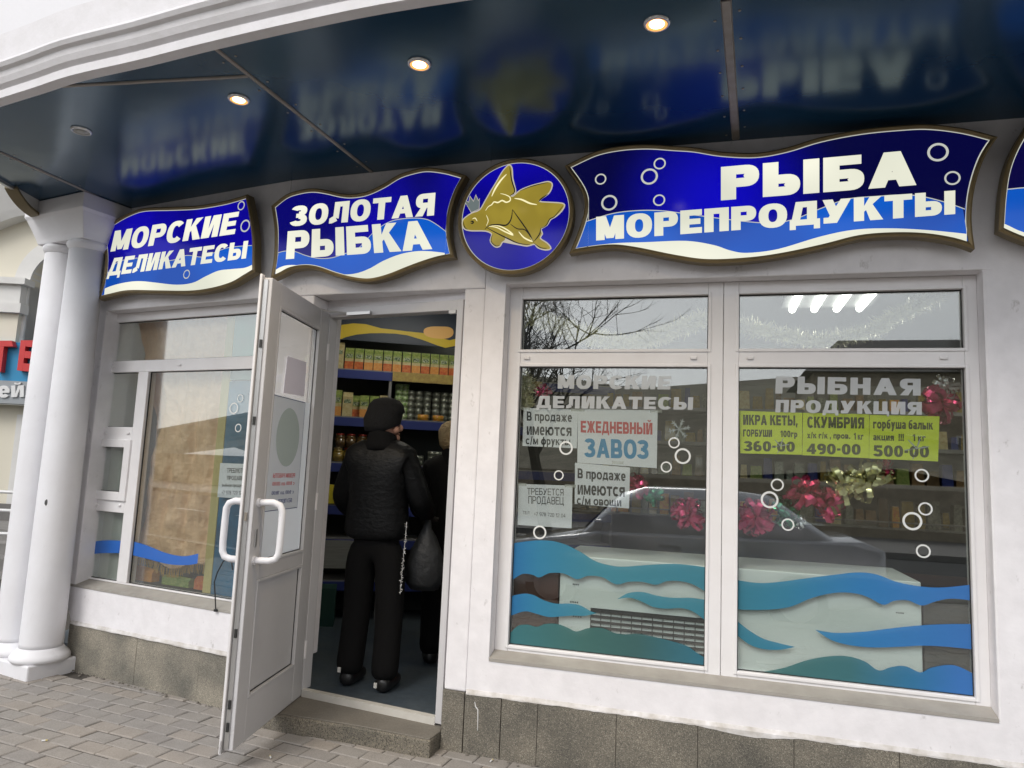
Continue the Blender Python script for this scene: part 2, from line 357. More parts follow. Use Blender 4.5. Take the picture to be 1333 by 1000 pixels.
M['ink'] = mat('grey_ink', (.045, .045, .05), .7)
M['ink_y'] = mat('olive_ink', (.075, .085, .03), .7)
M['ink_red'] = mat('red_ink', (.60, .07, .07), .7)
M['ink_blue'] = mat('blue_ink', (.03, .26, .50), .7)
M['frost'] = filmmat('frosted_film', (.62, .65, .67), .62)
M['frost2'] = filmmat('frosted_ring', (.80, .82, .80), .85)
M['waveL'] = wavefilm('wave_film_left', [(0, (.015, .13, .38)), (.22, (.03, .19, .33)), (.5, (.045, .20, .26)), (1, (.04, .18, .24))], -.05, 1.0)
M['waveR'] = wavefilm('wave_film_right', [(0, (.035, .17, .22)), (.3, (.03, .18, .29)), (.6, (.025, .17, .40)), (1, (.04, .16, .44))], 1.05, 2.1)
M['waveG'] = wavefilm('wave_film_green', [(0, (.04, .17, .20)), (.45, (.045, .13, .12)), (.7, (.04, .11, .11)), (1, (.03, .14, .20))], -.05, 1.0)
M['waveG2'] = wavefilm('wave_film_green_right', [(0, (.045, .14, .13)), (.5, (.04, .14, .16)), (.8, (.025, .15, .30)), (1, (.04, .16, .44))], 1.2, 2.05)
M['waveA'] = filmmat('wave_film_blue', (.02, .13, .50), .92)
M['paver'] = [mat('paver_%d' % i, c, .85, c2=tuple(x*.72 for x in c), scale=11, amt=.8, bump=.0018, bscale=130, fine=(160, .13)) for i, c in enumerate([(.335, .310, .285), (.318, .298, .278), (.345, .312, .280), (.305, .285, .268)])]
M['sand'] = mat('joint_sand', (.085, .075, .065), .95, c2=(.05, .045, .04), scale=20)
M['asphalt'] = mat('asphalt', (.055, .055, .057), .85, c2=(.04, .04, .042), scale=2, bump=.003, bscale=90)
M['kerb'] = mat('kerbstone', (.28, .27, .26), .85, c2=(.2, .19, .18), scale=6, bump=.003)
M['cream'] = mat('cream_render', (.70, .66, .55), .8, c2=(.64, .60, .50), scale=.8, amt=.8)
M['nb_white'] = mat('neighbour_white', (.70, .69, .67), .7, c2=(.6, .59, .57), scale=2)
M['nb_grey'] = mat('neighbour_plinth', (.20, .19, .18), .8, c2=(.13, .125, .12), scale=3)
M['nb_dark'] = mat('neighbour_glass', (.06, .065, .07), .12, spec=.7)
M['red_sign'] = mat('red_letter', (.55, .035, .035), .4)
M['cyan_sign'] = mat('blue_fascia', (.025, .25, .48), .45)
M['grey_sign'] = mat('grey_fascia', (.30, .32, .34), .45)
M['letter_white'] = mat('white_letter', (.7, .7, .7), .4)
M['room'] = mat('shop_wall', (.20, .215, .20), .8, c2=(.15, .16, .15), scale=2)
M['ceil'] = mat('shop_ceiling', (.36, .37, .36), .8)
M['floor'] = mat('shop_floor', (.045, .065, .09), .35, c2=(.085, .10, .11), scale=5, amt=.6, fine=(30, .15))
M['tube'] = emat('fluorescent_tube', (1, .96, .84), 10); M['tube_dim'] = emat('fluorescent_tube_near', (1, .98, .88), 5); M['housing'] = mat('lamp_housing', (.30, .30, .30), .5)
M['shelf'] = mat('shelf_board', (.20, .20, .20), .5)
M['shelf_blue'] = mat('shelf_blue', (.02, .035, .18), .45)
M['shelf_dark'] = mat('shelf_back', (.035, .04, .038), .7)
M['c_green'] = mat('carton_green', (.10, .20, .03), .45, c2=(.35, .38, .12), scale=55, amt=.4)
M['c_red'] = mat('carton_red', (.45, .05, .015), .45, c2=(.60, .22, .05), scale=50, amt=.4)
M['c_orange'] = mat('carton_orange', (.60, .20, .03), .45, c2=(.65, .35, .10), scale=50, amt=.4)
M['c_cream'] = mat('carton_cream', (.55, .50, .28), .45, c2=(.40, .30, .12), scale=40, amt=.4)
M['jar'] = mat('jar_dark', (.05, .03, .015), .08, c2=(.12, .07, .02), scale=40, coat=.8)
M['jar_y'] = mat('jar_yellow', (.32, .22, .03), .1, c2=(.15, .11, .03), scale=50, coat=.8)
M['lid'] = mat('jar_lid', (.25, .03, .02), .3, metal=.4)
M['lid2'] = mat('jar_lid_gold', (.30, .22, .10), .3, metal=.6)
M['can'] = mat('tin', (.12, .14, .11), .3, metal=.5, c2=(.30, .31, .26), scale=60, amt=.3)
M['can_g'] = mat('tin_green', (.16, .32, .05), .3, c2=(.45, .5, .35), scale=60, amt=.3)
M['can_y'] = mat('tin_yellow', (.60, .42, .04), .3, c2=(.5, .12, .03), scale=50, amt=.3)
M['blackcloth'] = mat('black_trousers', (.0035, .0035, .004), .9, spec=.2, bump=.012, bscale=9, stretch=(1, 1, .5))
M['jacket'] = mat('quilted_jacket', (.0035, .004, .005), .5, bump=.006, bscale=26, stretch=(1, 1, 1.6), spec=.2)
M['glove'] = mat('dark_glove', (.02, .017, .015), .6)
M['hat'] = mat('knit_hat', (.004, .004, .005), .95, bump=.004, bscale=120)
M['skin'] = mat('skin', (.46, .25, .18), .55)
M['shoe'] = mat('black_shoe', (.008, .008, .009), .4)
M['reflector'] = mat('shoe_patch', (.5, .5, .48), .4)
M['fur'] = mat('fur_hat', (.50, .38, .20), .95, c2=(.30, .20, .10), scale=30, bump=.02, bscale=60)
M['bag'] = mat('grey_bag', (.022, .024, .027), .6, c2=(.010, .011, .012), scale=12, bump=.01, bscale=18)
M['tinsel'] = translucent(mat('tinsel', (.98, .94, .62), .22, metal=.3, spec=1), .2)
M['foil_pink'] = mat('foil_pink', (.95, .12, .32), .18, metal=.6, c2=(.6, .03, .10), scale=30)
M['foil_gold'] = mat('foil_gold', (.95, .90, .50), .16, metal=.7)
M['foil_green'] = mat('foil_green', (.05, .30, .16), .15, metal=.9)
M['foil_silver'] = mat('foil_silver', (.95, .95, .95), .15, metal=.7)
M['curtain'] = mat('beige_curtain', (.95, .62, .38), .42, c2=(.74, .46, .27), scale=14, amt=.55, bump=.008, bscale=30, stretch=(1, 1, 1.6), spec=.6)
M['fringe'] = mat('curtain_fringe', (.50, .30, .06), .7)
M['plank'] = mat('yellow_plank', (.58, .48, .20), .6, c2=(.5, .40, .15), scale=5, stretch=(4, 4, .5))
M['board'] = mat('pale_board', (.58, .58, .52), .7)
M['poster'] = mat('sea_poster', (.02, .20, .38), .4, c2=(.03, .045, .075), scale=2.2, amt=.45)
M['poster_g'] = mat('green_poster', (.16, .36, .28), .5, c2=(.25, .30, .26), scale=5)
M['freezer'] = mat('freezer_white', (.86, .91, .88), .4)
M['grille'] = mat('freezer_grille', (.035, .037, .038), .5)
M['brown'] = mat('dark_box', (.06, .04, .03), .8, c2=(.10, .03, .02), scale=4)
M['car_silver'] = mat('silver_paint', (.62, .63, .66), .22, metal=.35, coat=1)
M['car_dark'] = mat('dark_paint', (.02, .022, .03), .18, coat=1)
M['car_white'] = mat('white_paint', (.62, .62, .62), .25, coat=1)
M['carglass'] = mat('car_glass', (.015, .017, .018), .05, spec=.8)
M['tyre'] = mat('tyre', (.02, .02, .02), .9)
M['rim'] = mat('rim', (.45, .45, .46), .3, metal=.8)
M['tail'] = mat('tail_lamp', (.4, .02, .02), .2)
M['bark'] = mat('bark', (.16, .14, .10), .9, c2=(.09, .08, .06), scale=12)
M['stone'] = mat('stone_wall', (.55, .48, .36), .9, c2=(.28, .24, .18), scale=4, bump=.01, bscale=8)
M['hill'] = mat('hill_ground', (.30, .27, .20), .95, c2=(.12, .11, .07), scale=1.2, amt=.5)

# ------------------------------------------------------------------ sign-writer's alphabet (stems w, bars b, cap height 1)
def _arc(cx, cy, rx, ry, a0, a1, w, b, n=12):
    out = []; A = [math.radians(a0+(a1-a0)*i/n) for i in range(n+1)]
    e = .86
    f = lambda v: math.copysign(abs(v)**e, v)
    P = [(cx+rx*f(math.cos(t)), cy+ry*f(math.sin(t))) for t in A]; Q = [(cx+(rx-w)*f(math.cos(t)), cy+(ry-b)*f(math.sin(t))) for t in A]
    return [[P[k], P[k+1], Q[k+1], Q[k]] for k in range(n)]
def _r(x0, y0, x1, y1): return [[(x0, y0), (x1, y0), (x1, y1), (x0, y1)]]
def _d(xa, ya, xb, yb, w): return [[(xa, ya), (xa+w, ya), (xb+w, yb), (xb, yb)]]
def _bowl(x0, y0, x1, y1, w, b):
    rx = min((y1-y0)/2, x1-x0); xm = x1-rx
    o = _arc(xm, (y0+y1)/2, rx, (y1-y0)/2, -90, 90, w, b)
    if xm > x0: o += _r(x0, y0, xm, y0+b)+_r(x0, y1-b, xm, y1)
    return o
def _fl(P, W): return [[(W-x, y) for x, y in q] for q in P]
def glyph(c, w, b):
    """returns (advance width, list of pieces, each piece a list of quads)"""
    k = b; W = .5+w*1.1
    L = 'авгджзийклмнопстхцчшщыьюяэ'
    if c in 'вгджзийклмнопстхцчшщыьюяэ':
        W, P = glyph(c.upper(), w, b/.74)
        return W*.88, [[[(x*.88, y*.74) for x, y in q] for q in g] for g in P]
    if c == ' ': return .3, []
    if c == 'А': W += .12; return W, [_d(0, 0, W/2-.5*w, 1, w), _d(W-w, 0, W/2-.5*w, 1, w), _r(W*.24, .2, W*.76, .2+k*.85)]
    if c == 'Б': return W, [_r(0, 0, w, 1), _r(w, 1-k, W*.93, 1), _bowl(w, 0, W, .61, w, k)]
    if c == 'В': return W, [_r(0, 0, w, 1), _bowl(w, 0, W, .55, w, k), _bowl(w, .55-k, W*.95, 1, w, k)]
    if c == 'Г': return W*.85, [_r(0, 0, w, 1), _r(w, 1-k, W*.85, 1)]
    if c == 'Д': W += .14; return W, [_r(0, 0, W, k), _r(0, -.17, w*.62, 0), _r(W-w*.62, -.17, W, 0), _r(W-.1-w, k, W-.1, 1), _d(.07, k, .2, 1, w*.85), _r(.22, 1-k, W-.1-w, 1)]
    if c == 'Е': W *= .9; return W, [_r(0, 0, w, 1), _r(w, 0, W, k), _r(w, 1-k, W, 1), _r(w, .5-k*.48, W*.93, .5+k*.48)]
    if c == 'Ж': W = W*1.25+.1; m = W/2; return W, [_r(m-w/2, 0, m+w/2, 1), _d(0, 0, m-w*.9, .5, w*.95), _d(0, 1, m-w*.9, .5, w*.95), _d(W-w*.95, 0, m, .5, w*.95), _d(W-w*.95, 1, m, .5, w*.95)]
    if c == 'З': W *= .92; return W, [_arc(W*.45, .29, W*.55, .29, -165, 90, w, k), _arc(W*.44, .735, W*.52, .265, -90, 160, w, k), _r(W*.28, .5-k*.4, W*.5, .5+k*.45)]
    if c in 'ИЙ':
        P = [_r(0, 0, w, 1), _r(W-w, 0, W, 1), [[(w*.7, 0), (w*1.35, 0), (W-w*.7, 1), (W-w*1.35, 1)]]]
        if c == 'Й': P.append(_arc(W/2, 1.24, W*.28, .17, 180, 360, w*.5, .1, 6))
        return W, P
    if c == 'К': W += .02; return W, [_r(0, 0, w, 1), [[(w, .38), (w, .62), (W-w*1.15, 1), (W, 1)]], [[(w*1.1, .55), (w*1.75, .72), (W+.05, 0), (W-w*1.1, 0)]]]
    if c == 'Л': W += .06; return W, [_r(W-w, 0, W, 1), _r(.2, 1-k, W-w, 1), [[(.18, .3), (.2, 1), (.2+w*.9, 1), (.15+w*.95, .2)]], [[(0, 0), (0, k), (.10+w*.5, k*1.6), (.12+w*.85, .1), (.05+w*.3, 0)]]]
    if c == 'М': W += .2; return W, [_r(0, 0, w, 1), _r(W-w, 0, W, 1), [[(w*.2, 1), (w*1.15, 1), (W/2+w*.42, .06), (W/2-w*.42, .06)]], [[(W-w*1.15, 1), (W-w*.2, 1), (W/2+w*.42, .06), (W/2-w*.42, .06)]]]
    if c == 'Н': return W, [_r(0, 0, w, 1), _r(W-w, 0, W, 1), _r(w, .5-k/2, W-w, .5+k/2)]
    if c in 'О0':
        if c == 'О': W += .1
        else: W *= .92
        return W, [_arc(W/2, .5, W/2, .515, 0, 360, w, k, 28)]
    if c == 'П': return W, [_r(0, 0, w, 1), _r(W-w, 0, W, 1), _r(w, 1-k, W-w, 1)]
    if c == 'Р': return W, [_r(0, 0, w, 1), _bowl(w, .36, W, 1, w, k)]
    if c == 'С': return W, [_arc(W*.54, .5, W*.54, .515, 42, 318, w, k, 22)]
    if c == 'Т': return W, [_r(0, 1-k, W, 1), _r(W/2-w/2, 0, W/2+w/2, 1-k)]
    if c == 'У': W += .06; return W, [_d(W/2-w*.62, .26, 0, 1, w), [[(.06, 0), (.14+w, 0), (W, 1), (W-w, 1)]], _r(.03, 0, .3, k)]
    if c == 'Ф': W += .25; return W, [_r(W/2-w/2, -.04, W/2+w/2, 1.04), _arc(W/2, .5, W/2, .36, 0, 360, w, k, 28)]
    if c == 'Х': return W, [_d(0, 0, W-w, 1, w), _d(W-w, 0, 0, 1, w)]
    if c == 'Ц': return W+.1, [_r(0, 0, w, 1), _r(W-w, 0, W, 1), _r(w, 0, W-w, k), _r(W-w*.1, -.17, W+.1, k)]
    if c == 'Ч': return W, [_r(W-w, 0, W, 1), _r(w*.9, .36, W-w, .36+k), _r(0, .5, w, 1), [[(0, .5), (w*.3, .36), (w, .36), (w, .5)]]]
    if c in 'ШЩ':
        W = W*1.3+.1; P = [_r(0, 0, w, 1), _r(W/2-w/2, 0, W/2+w/2, 1), _r(W-w, 0, W, 1), _r(w, 0, W/2-w/2, k), _r(W/2+w/2, 0, W-w, k)]
        if c == 'Щ': P.append(_r(W, -.17, W+.1, k)); W += .1
        return W, P
    if c == 'Ь': return W, [_r(0, 0, w, 1), _bowl(w, 0, W, .62, w, k)]
    if c == 'Ы': return W*.95+.07+w, [_r(0, 0, w, 1), _bowl(w, 0, W*.95, .62, w, k), _r(W*.95+.07, 0, W*.95+.07+w, 1)]
    if c == 'Э': return W, [_arc(W*.46, .5, W*.54, .515, -138, 138, w, k, 22), _r(W*.25, .5-k/2, W-w, .5+k/2)]
    if c == 'Ю': W2_ = W+.1; return W2_+w+.12, [_r(0, 0, w, 1), _r(w, .5-k/2, w+.14, .5+k/2), _arc(w+.12+W2_/2, .5, W2_/2, .515, 0, 360, w, k, 28)]
    if c == 'Я': return W, [_r(W-w, 0, W, 1), _fl(_bowl(w, .36, W, 1, w, k), W), [[(0, 0), (w*1.1, 0), (W*.5+w*.35, .42), (W*.5-w*.5, .42)]]]
    if c == 'а': W *= .82; h = .74; return W, [_r(W-w, 0, W, .55), _fl(_bowl(w*.9, 0, W, .45, w, k*.85), W), _arc(W*.48, .52, W*.52, .23, 0, 165, w, k*.9, 10)]
    if c == 'е': W *= .84; return W, [_arc(W/2, .37, W/2, .385, 0, 320, w, k, 24), _r(w*.6, .37-k*.4, W-.01, .37+k*.3)]
    if c == 'б': W *= .86; return W, [_arc(W/2, .33, W/2, .345, 0, 360, w, k, 26), [[(0, .3), (w, .3), (w*.95, .62), (.02, .7)], [(.02, .7), (w*.95, .62), (W*.5, .82), (W*.35, .95)], [(W*.35, .95), (W*.5, .82), (W*.93, .86), (W*.93, 1.02)]]]
    if c == 'р': W *= .88; return W, [_r(0, -.26, w, .74), _bowl(w, 0, W, .74, w, k)]
    if c == 'у': W *= .88; return W, [_d(W/2-w*.6, .02, 0, .74, w), [[(.06, -.26), (.08+w, -.26), (W, .74), (W-w, .74)]]]
    if c == 'ф': W = W*1.15; return W, [_r(W/2-w/2, -.26, W/2+w/2, 1), _arc(W/2, .37, W/2, .385, 0, 360, w, k, 26)]
    if c == '1': return .26+w, [_r(.22, 0, .22+w, 1), [[(0, .62), (0, .80), (.24, 1), (.24, .78)]]]
    if c == '2': W *= .9; return W, [_r(0, 0, W, k), _arc(W/2, .7, W/2, .3, -20, 165, w, k), [[(0, k), (w*1.1, k), (W, .62), (W-w*1.05, .58)]]]
    if c == '3': return glyph('З', w, b)
    if c == '4': return W, [_r(W*.5, 0, W*.5+w, 1), _r(0, .2, W, .2+k), [[(0, .2+k*.5), (w*.9, .2+k*.5), (W*.5+w*.5, 1), (W*.5, 1)]]]
    if c == '5': W *= .92; return W, [_r(.02, 1-k, W*.92, 1), _r(.02, .5, .02+w*.85, 1-k), _arc(W*.45, .32, W*.55, .33, -160, 125, w, k)]
    if c in '69':
        W *= .92; P = [_arc(W/2, .32, W/2, .33, 0, 360, w, k, 24), _arc(W*.52, .5, W*.52, .515, 60, 185, w, k, 10)]
        if c == '9': P = [[[(W-x, 1-y) for x, y in q] for q in g] for g in P]
        return W, P
    if c == '7': W *= .85; return W, [_r(0, 1-k, W, 1), [[(W*.15, 0), (W*.15+w, 0), (W, 1-k), (W-w, 1-k)]]]
    if c == '8': W *= .92; return W, [_arc(W/2, .29, W/2, .30, 0, 360, w, k, 22), _arc(W/2, .74, W*.46, .27, 0, 360, w, k, 22)]
    if c == '-': return .34, [_r(.02, .36, .32, .36+k)]
    if c == '+': return .5, [_r(0, .4, .5, .4+k*.8), _r(.25-w*.4, .2, .25+w*.4, .4), _r(.25-w*.4, .4+k*.8, .25+w*.4, .85)]
    if c == '/': return .42, [_d(0, -.05, .42-w*.7, 1.05, w*.7)]
    if c == ',': return w, [[[(0, k), (w, k), (w*.6, -.18), (w*.1, -.18)]]]
    if c == '.': return w, [_r(0, 0, w, k)]
    if c == ':': return w, [_r(0, .05, w, .05+k), _r(0, .5, w, .5+k)]
    if c == '!': return w, [_r(0, 0, w, k), [[(w*.15, .3), (w*.85, .3), (w, 1), (0, 1)]]]
    print('no glyph', c); return .4, []
def text(F, txt, quad, o, mt, parent, bold=.0, name='lettering', track=0., flip=False):
    """quad: four (s,z) corners BL, BR, TR, TL of the word's bounding box"""
    w = .12+bold*2.5; b = .12+bold*1.5; gap = .085+track; x = 0; pieces = []
    for ch in txt:
        W, P = glyph(ch, w, b)
        for k, g in enumerate(P):
            for q in g: pieces.append((k, [(x+px_, py_) for px_, py_ in q]))
        x += W+gap
    X = [p[0] for k, q in pieces for p in q]; Y = [p[1] for k, q in pieces for p in q]
    x0, x1, y0, y1 = min(X), max(X), min(Y), max(Y); BL, BR, TR, TL = quad; mb = MB()
    for k, q in pieces:
        L = []
        for px_, py_ in q:
            u = (px_-x0)/(x1-x0); v = (py_-y0)/(y1-y0)
            if flip: u = 1-u
            L.append(((BL[0]*(1-u)+BR[0]*u)*(1-v)+(TL[0]*(1-u)+TR[0]*u)*v, (BL[1]*(1-u)+BR[1]*u)*(1-v)+(TL[1]*(1-u)+TR[1]*u)*v))
        mb.flat(F, L, o-.00008*k)
    return mb.build(name, mt, parent)
def pq(F, Z, pts, o): return [F.sz(*Z(p), o) for p in pts]
def line_quad(F, Z, x0, y0, x1, y1, o, slope=0):   # axis-aligned line box in zoom px, BL BR TR TL, slope in px per px
    d = (x1-x0)*slope
    return pq(F, Z, [(x0, y1), (x1, y1+d), (x1, y0+d), (x0, y0)], o)

scuffed(M['white'], .26); scuffed(M['column'], .08, 12); scuffed(M['pvc_door'], .06, 14)
# ================================================================== GROUND
def struct(name, mb, m, **k): return tag(mb.build(name, m, **k), kind='structure')
FP = Frame((-2.87, 4.942, 0), R(22))      # paving rows run along the shop front
g = MB(); g.face([(-60, -70, -.16), (60, -70, -.16), (60, 60, -.16), (-60, 60, -.16)]); struct('ground', g, M['hill'])
bed = MB(); bed.box(FP, -8, 12, -6.3, 10, -.15, -.006); pav = struct('pavement', bed, M['sand'])
PL, PW = .171, .109
def paver_mesh(i):
    mb = MB(); a, b, c = PL/2-.0022, PW/2-.0022, .006; j = .0015
    q = [(-1, -1), (1, -1), (1, 1), (-1, 1)]; rr = random.Random(i)
    lo = [(x*a+rr.uniform(-j, j), y*b+rr.uniform(-j, j)) for x, y in q]
    A = [(x, y, -.04) for x, y in lo]; B2 = [(x, y, -.004) for x, y in lo]; C2 = [(x-math.copysign(c, x), y-math.copysign(c, y), .0) for x, y in lo]
    mb.loft([A, B2, C2]); me = bpy.data.meshes.new('paver'); me.from_pydata(mb.v, [], mb.f); me.materials.append(M['paver'][i % 4]); return me
pm = [paver_mesh(i) for i in range(12)]
rest = MB(); restm = []
npv = 0; rr = random.Random(3)
zrot = Matrix.Rotation(-FP.ang, 3, 'Z')
for row in range(-2, 56):
    off = PL*.5 if row % 2 else PL*.12
    off += rr.uniform(-.006, .006)
    for c in range(-40, 62):
        s = c*PL+off; o = -(row+.5)*PW
        P = FP.pt(s, o, 0)
        if not (FP.P.x-5 < P.x < 9): continue
        if o < -6.2: continue
        d = P-CP; zc = d.dot(fw); vis = False
        if zc > .3:
            px = 666.5+FPX*d.dot(rt)/zc; py = 500-FPX*d.dot(up)/zc
            vis = -25 < px < 1350 and py < 1030
            wy = min(FC.P.y-(P.x-FC.P.x)*math.tan(FC.ang), FA.P.y-(P.x-FA.P.x)*math.tan(FA.ang), FB.P.y-(P.x-FB.P.x)*math.tan(FB.ang))
            if P.y > wy+.05: vis = False if P.x > -3 else vis
            if P.y > wy+.25 and P.x > -2.9: continue
        k = rr.randrange(12); zz = rr.uniform(-.0035, .002); tx, ty = rr.uniform(-.012, .012), rr.uniform(-.012, .012)
        if vis and npv < 298:
            o2 = bpy.data.objects.new('paving_stone', pm[k]); col.objects.link(o2); o2.parent = pav
            o2.location = (P.x, P.y, zz); o2.rotation_euler = (tx, ty, -FP.ang+rr.uniform(-.012, .012)); npv += 1
        else:
            b = len(rest.v)
            for v in pm[k].vertices: q = zrot @ v.co; rest.v.append((P.x+q.x, P.y+q.y, zz+q.z))
            for p in pm[k].polygons: rest.f.append(tuple(i+b for i in p.vertices)); rest.m.append(k % 4)
ro = rest.build('paving_stones', M['paver'], pav); ro['kind'] = 'stuff'
FK = Frame(FC.pt(0, -3.95, 0), FC.ang)    # kerb line behind the photographer
# ================================================================== STREET BEHIND THE PHOTOGRAPHER (seen in the panes)
kb = MB()
kb.box(FK, -30, 30, -.15, 0, -.15, .004); kerb = struct('kerb', kb, M['kerb'])
rd = MB(); rd.box(FK, -60, 60, -9.5, -.15, -.2, -.11); struct('road', rd, M['asphalt'])
ln = MB()
for i in range(-10, 12): ln.box(FK, i*3., i*3.+1.5, -4.9, -4.8, -.11, -.104)
struct('road_marking', ln, M['letter_white'])
vg = MB(); vg.box(FK, -60, 60, -14, -9.5, -.18, .02); struct('far_pavement', vg, M['kerb'])

def car(F, s0, o, L, paint, label, hz=1.0, fl=1):
    """side-on car; front towards -s if fl=1"""
    H = 1.42*hz; W = 1.7
    t = empty('parked_car', F.pt(s0+L/2, o, -.11), label, 'car', 'cars parked along the kerb')
    G = Frame(F.pt(s0 if fl > 0 else s0+L, o, -.11), F.ang)
    def P(a, z, y): return G.pt(fl*a*L, -y, z)
    low = [(0, .45), (.01, .62), (.06, .72), (.24, .84), (.30, .90), (.5, .92), (.8, .94), (.95, .96), (.995, .88), (1, .5), (.985, .33), (.9, .26), (.1, .24), (.02, .3)]
    mb = MB(); n = len(low); prof = []
    for y, k in ((-W/2, .93), (-W/2+.04, 1), (W/2-.04, 1), (W/2, .93)):
        prof.append([P(.5+(a-.5)*k, .58+(z-.58)*k*hz if z > .58 else .58+(z-.58)*k, y+0) for a, z in low])
    mb.loft(prof); body = mb.build('body', paint, t, bevel=.02, merge=True, smooth=True)
    cab = [(.26, .86), (.37, H-.08), (.43, H), (.62, H+.01), (.74, H-.04), (.90, .92)]
    mb = MB(); pr = []
    for y in (-W/2+.05, -W/2+.17, W/2-.17, W/2-.05):
        kk = 0 if abs(y) > W/2-.1 else 1
        pr.append([P(.55+(a-.55)*(1 if kk else .97), z*hz if kk else (.86+(z-.86)*.82)*hz, y) for a, z in cab])
    mb.loft(pr); mb.build('cabin', paint, t, bevel=.03, merge=True, smooth=True)
    for sg in (-1, 1):
        for q in ([(.31, .90), (.395, H-.13), (.52, H-.08), (.52, .92)], [(.54, .92), (.54, H-.08), (.68, H-.11), (.80, .94)]):
            mb = MB(); mb.hexa([P(a, (z)*hz, sg*(W/2-.075 if z < 1 else W/2-.15)) for a, z in q]+[P(a, z*hz, sg*(W/2-.055+0 if z < 1 else W/2-.105)) for a, z in q]); mb.build('side_window', M['carglass'], t)
        mb = MB(); mb.loft([[P(.315+da, .93+dz, sg*(W/2+.02+dy)) for da, dz in ((-.012, 0), (.012, 0), (.014, .11), (-.006, .12))] for dy in (0, .13)]); mb.build('wing_mirror', paint, t, bevel=.02)
        mb = MB(); mb.hexa([P(a, z, sg*(W/2-.002)) for a, z in ((.47, .78), (.52, .78), (.52, .80), (.47, .80))]+[P(a, z, sg*(W/2+.02)) for a, z in ((.47, .78), (.52, .78), (.52, .80), (.47, .80))]); mb.build('door_handle', M['rim'], t)
        for a in (.19, .80):
            wh = MB(); c = P(a, .30, sg*(W/2-.10))
            prof2 = [(-.10, .20), (-.10, .29), (-.07, .30), (.07, .30), (.10, .29), (.10, .20)]
            rings = [[c + F.n*(-yy) + F.t*(r*math.cos(2*math.pi*i/20)) + Vector((0, 0, r*math.sin(2*math.pi*i/20))) for i in range(20)] for yy, r in prof2]
            wh.loft(rings); wo_ = wh.build('wheel', M['tyre'], t)
            rm = MB(); rm.loft([[c + F.n*(-yy) + F.t*(r*math.cos(2*math.pi*i/20)) + Vector((0, 0, r*math.sin(2*math.pi*i/20))) for i in range(20)] for yy, r in ((-.105, .19), (-.112, .12), (.112, .12), (.105, .19))]); rm.build('rim', M['rim'], wo_)
        mb = MB(); mb.hexa([P(-.002, .56, sg*.45), P(-.002, .56, sg*.75), P(-.002, .68, sg*.75), P(-.002, .68, sg*.45), P(.03, .56, sg*.45), P(.03, .56, sg*.75), P(.03, .68, sg*.75), P(.03, .68, sg*.45)]); mb.build('headlight', M['chrome'], t)
        mb = MB(); mb.hexa([P(1.0, .68, sg*.5), P(1.0, .68, sg*.78), P(.985, .88, sg*.78), P(.985, .88, sg*.5), P(.97, .68, sg*.5), P(.97, .68, sg*.78), P(.96, .88, sg*.78), P(.96, .88, sg*.5)]); mb.build('tail_light', M['tail'], t)
    mb = MB(); mb.hexa([P(.285, .93, -.68), P(.285, .93, .68), P(.372, H-.1, .58), P(.372, H-.1, -.58), P(.27, .93, -.68), P(.27, .93, .68), P(.36, H-.09, .58), P(.36, H-.09, -.58)]); mb.build('windscreen', M['carglass'], t)
    return t
car(FK, -1.55, -1.15, 4.3, M['car_silver'], 'silver hatchback parked at the kerb, mirrored across the two front panes')
car(FK, 4.2, -1.2, 4.4, M['car_dark'], 'black car parked behind the silver one, mirrored at the right of the right pane', 1.1)
car(FK, -6.9, -1.15, 4.2, M['car_white'], 'pale car parked in front of the silver one, mirrored in the curtained left window')
# opposite side: retaining wall, building, bare trees
rw = MB(); rw.box(FK, -40, 40, -14.6, -14, 0, 1.5)
wl = rw.build('retaining_wall', M['stone']); tag(wl, 'rough brown stone retaining wall across the street', 'wall')
hl = MB()
hl.loft([[FK.pt(s, o, z+.6*math.sin(s*.35)*(z > .3)) for s in range(-60, 61, 6)] for o, z in ((-14.6, 1.4), (-24, 3.4), (-40, 7.5), (-70, 11), (-71, -.1))], close=False); struct('hill', hl, M['hill'])
def house(F, s, o, wd, hh, m, label):
    t = empty('house', F.pt(s+wd/2, o, 1.5), label, 'house', 'houses across the street')
    mb = MB(); mb.box(F, s, s+wd, o-7, o, 1, 1+hh); mb.build('wall', m, t)
    mb = MB(); a = [F.pt(s-.4, o+.4, 1+hh), F.pt(s+wd+.4, o+.4, 1+hh), F.pt(s+wd+.4, o-7.4, 1+hh), F.pt(s-.4, o-7.4, 1+hh)]; r1, r2 = F.pt(s+1.5, o-3.5, 3+hh), F.pt(s+wd-1.5, o-3.5, 3+hh)
    for f in ((a[0], a[1], r2, r1), (a[1], a[2], r2), (a[2], a[3], r1, r2), (a[3], a[0], r1), (a[3], a[2], a[1], a[0])): mb.face(f)
    mb.build('roof', M['nb_grey'], t)
    for k in range(int(wd/2.2)):
        for lv in range(int(hh/3)):
            x = s+.8+k*2.2; z = 2+lv*3
            mb = MB(); mb.box(F, x, x+1.1, o, o+.06, z, z+1.5); wf = mb.build('window', M['nb_white'], t)
            mb = MB(); mb.box(F, x+.08, x+1.02, o+.055, o+.075, z+.08, z+1.42); mb.build('pane', M['carglass'], wf)
house(FK, -24, -24, 9, 4., M['cream'], 'cream two storey house on the slope across the street')
house(FK, 5, -24, 12, 5, M['stone'], 'brown stone house on the slope across the street')
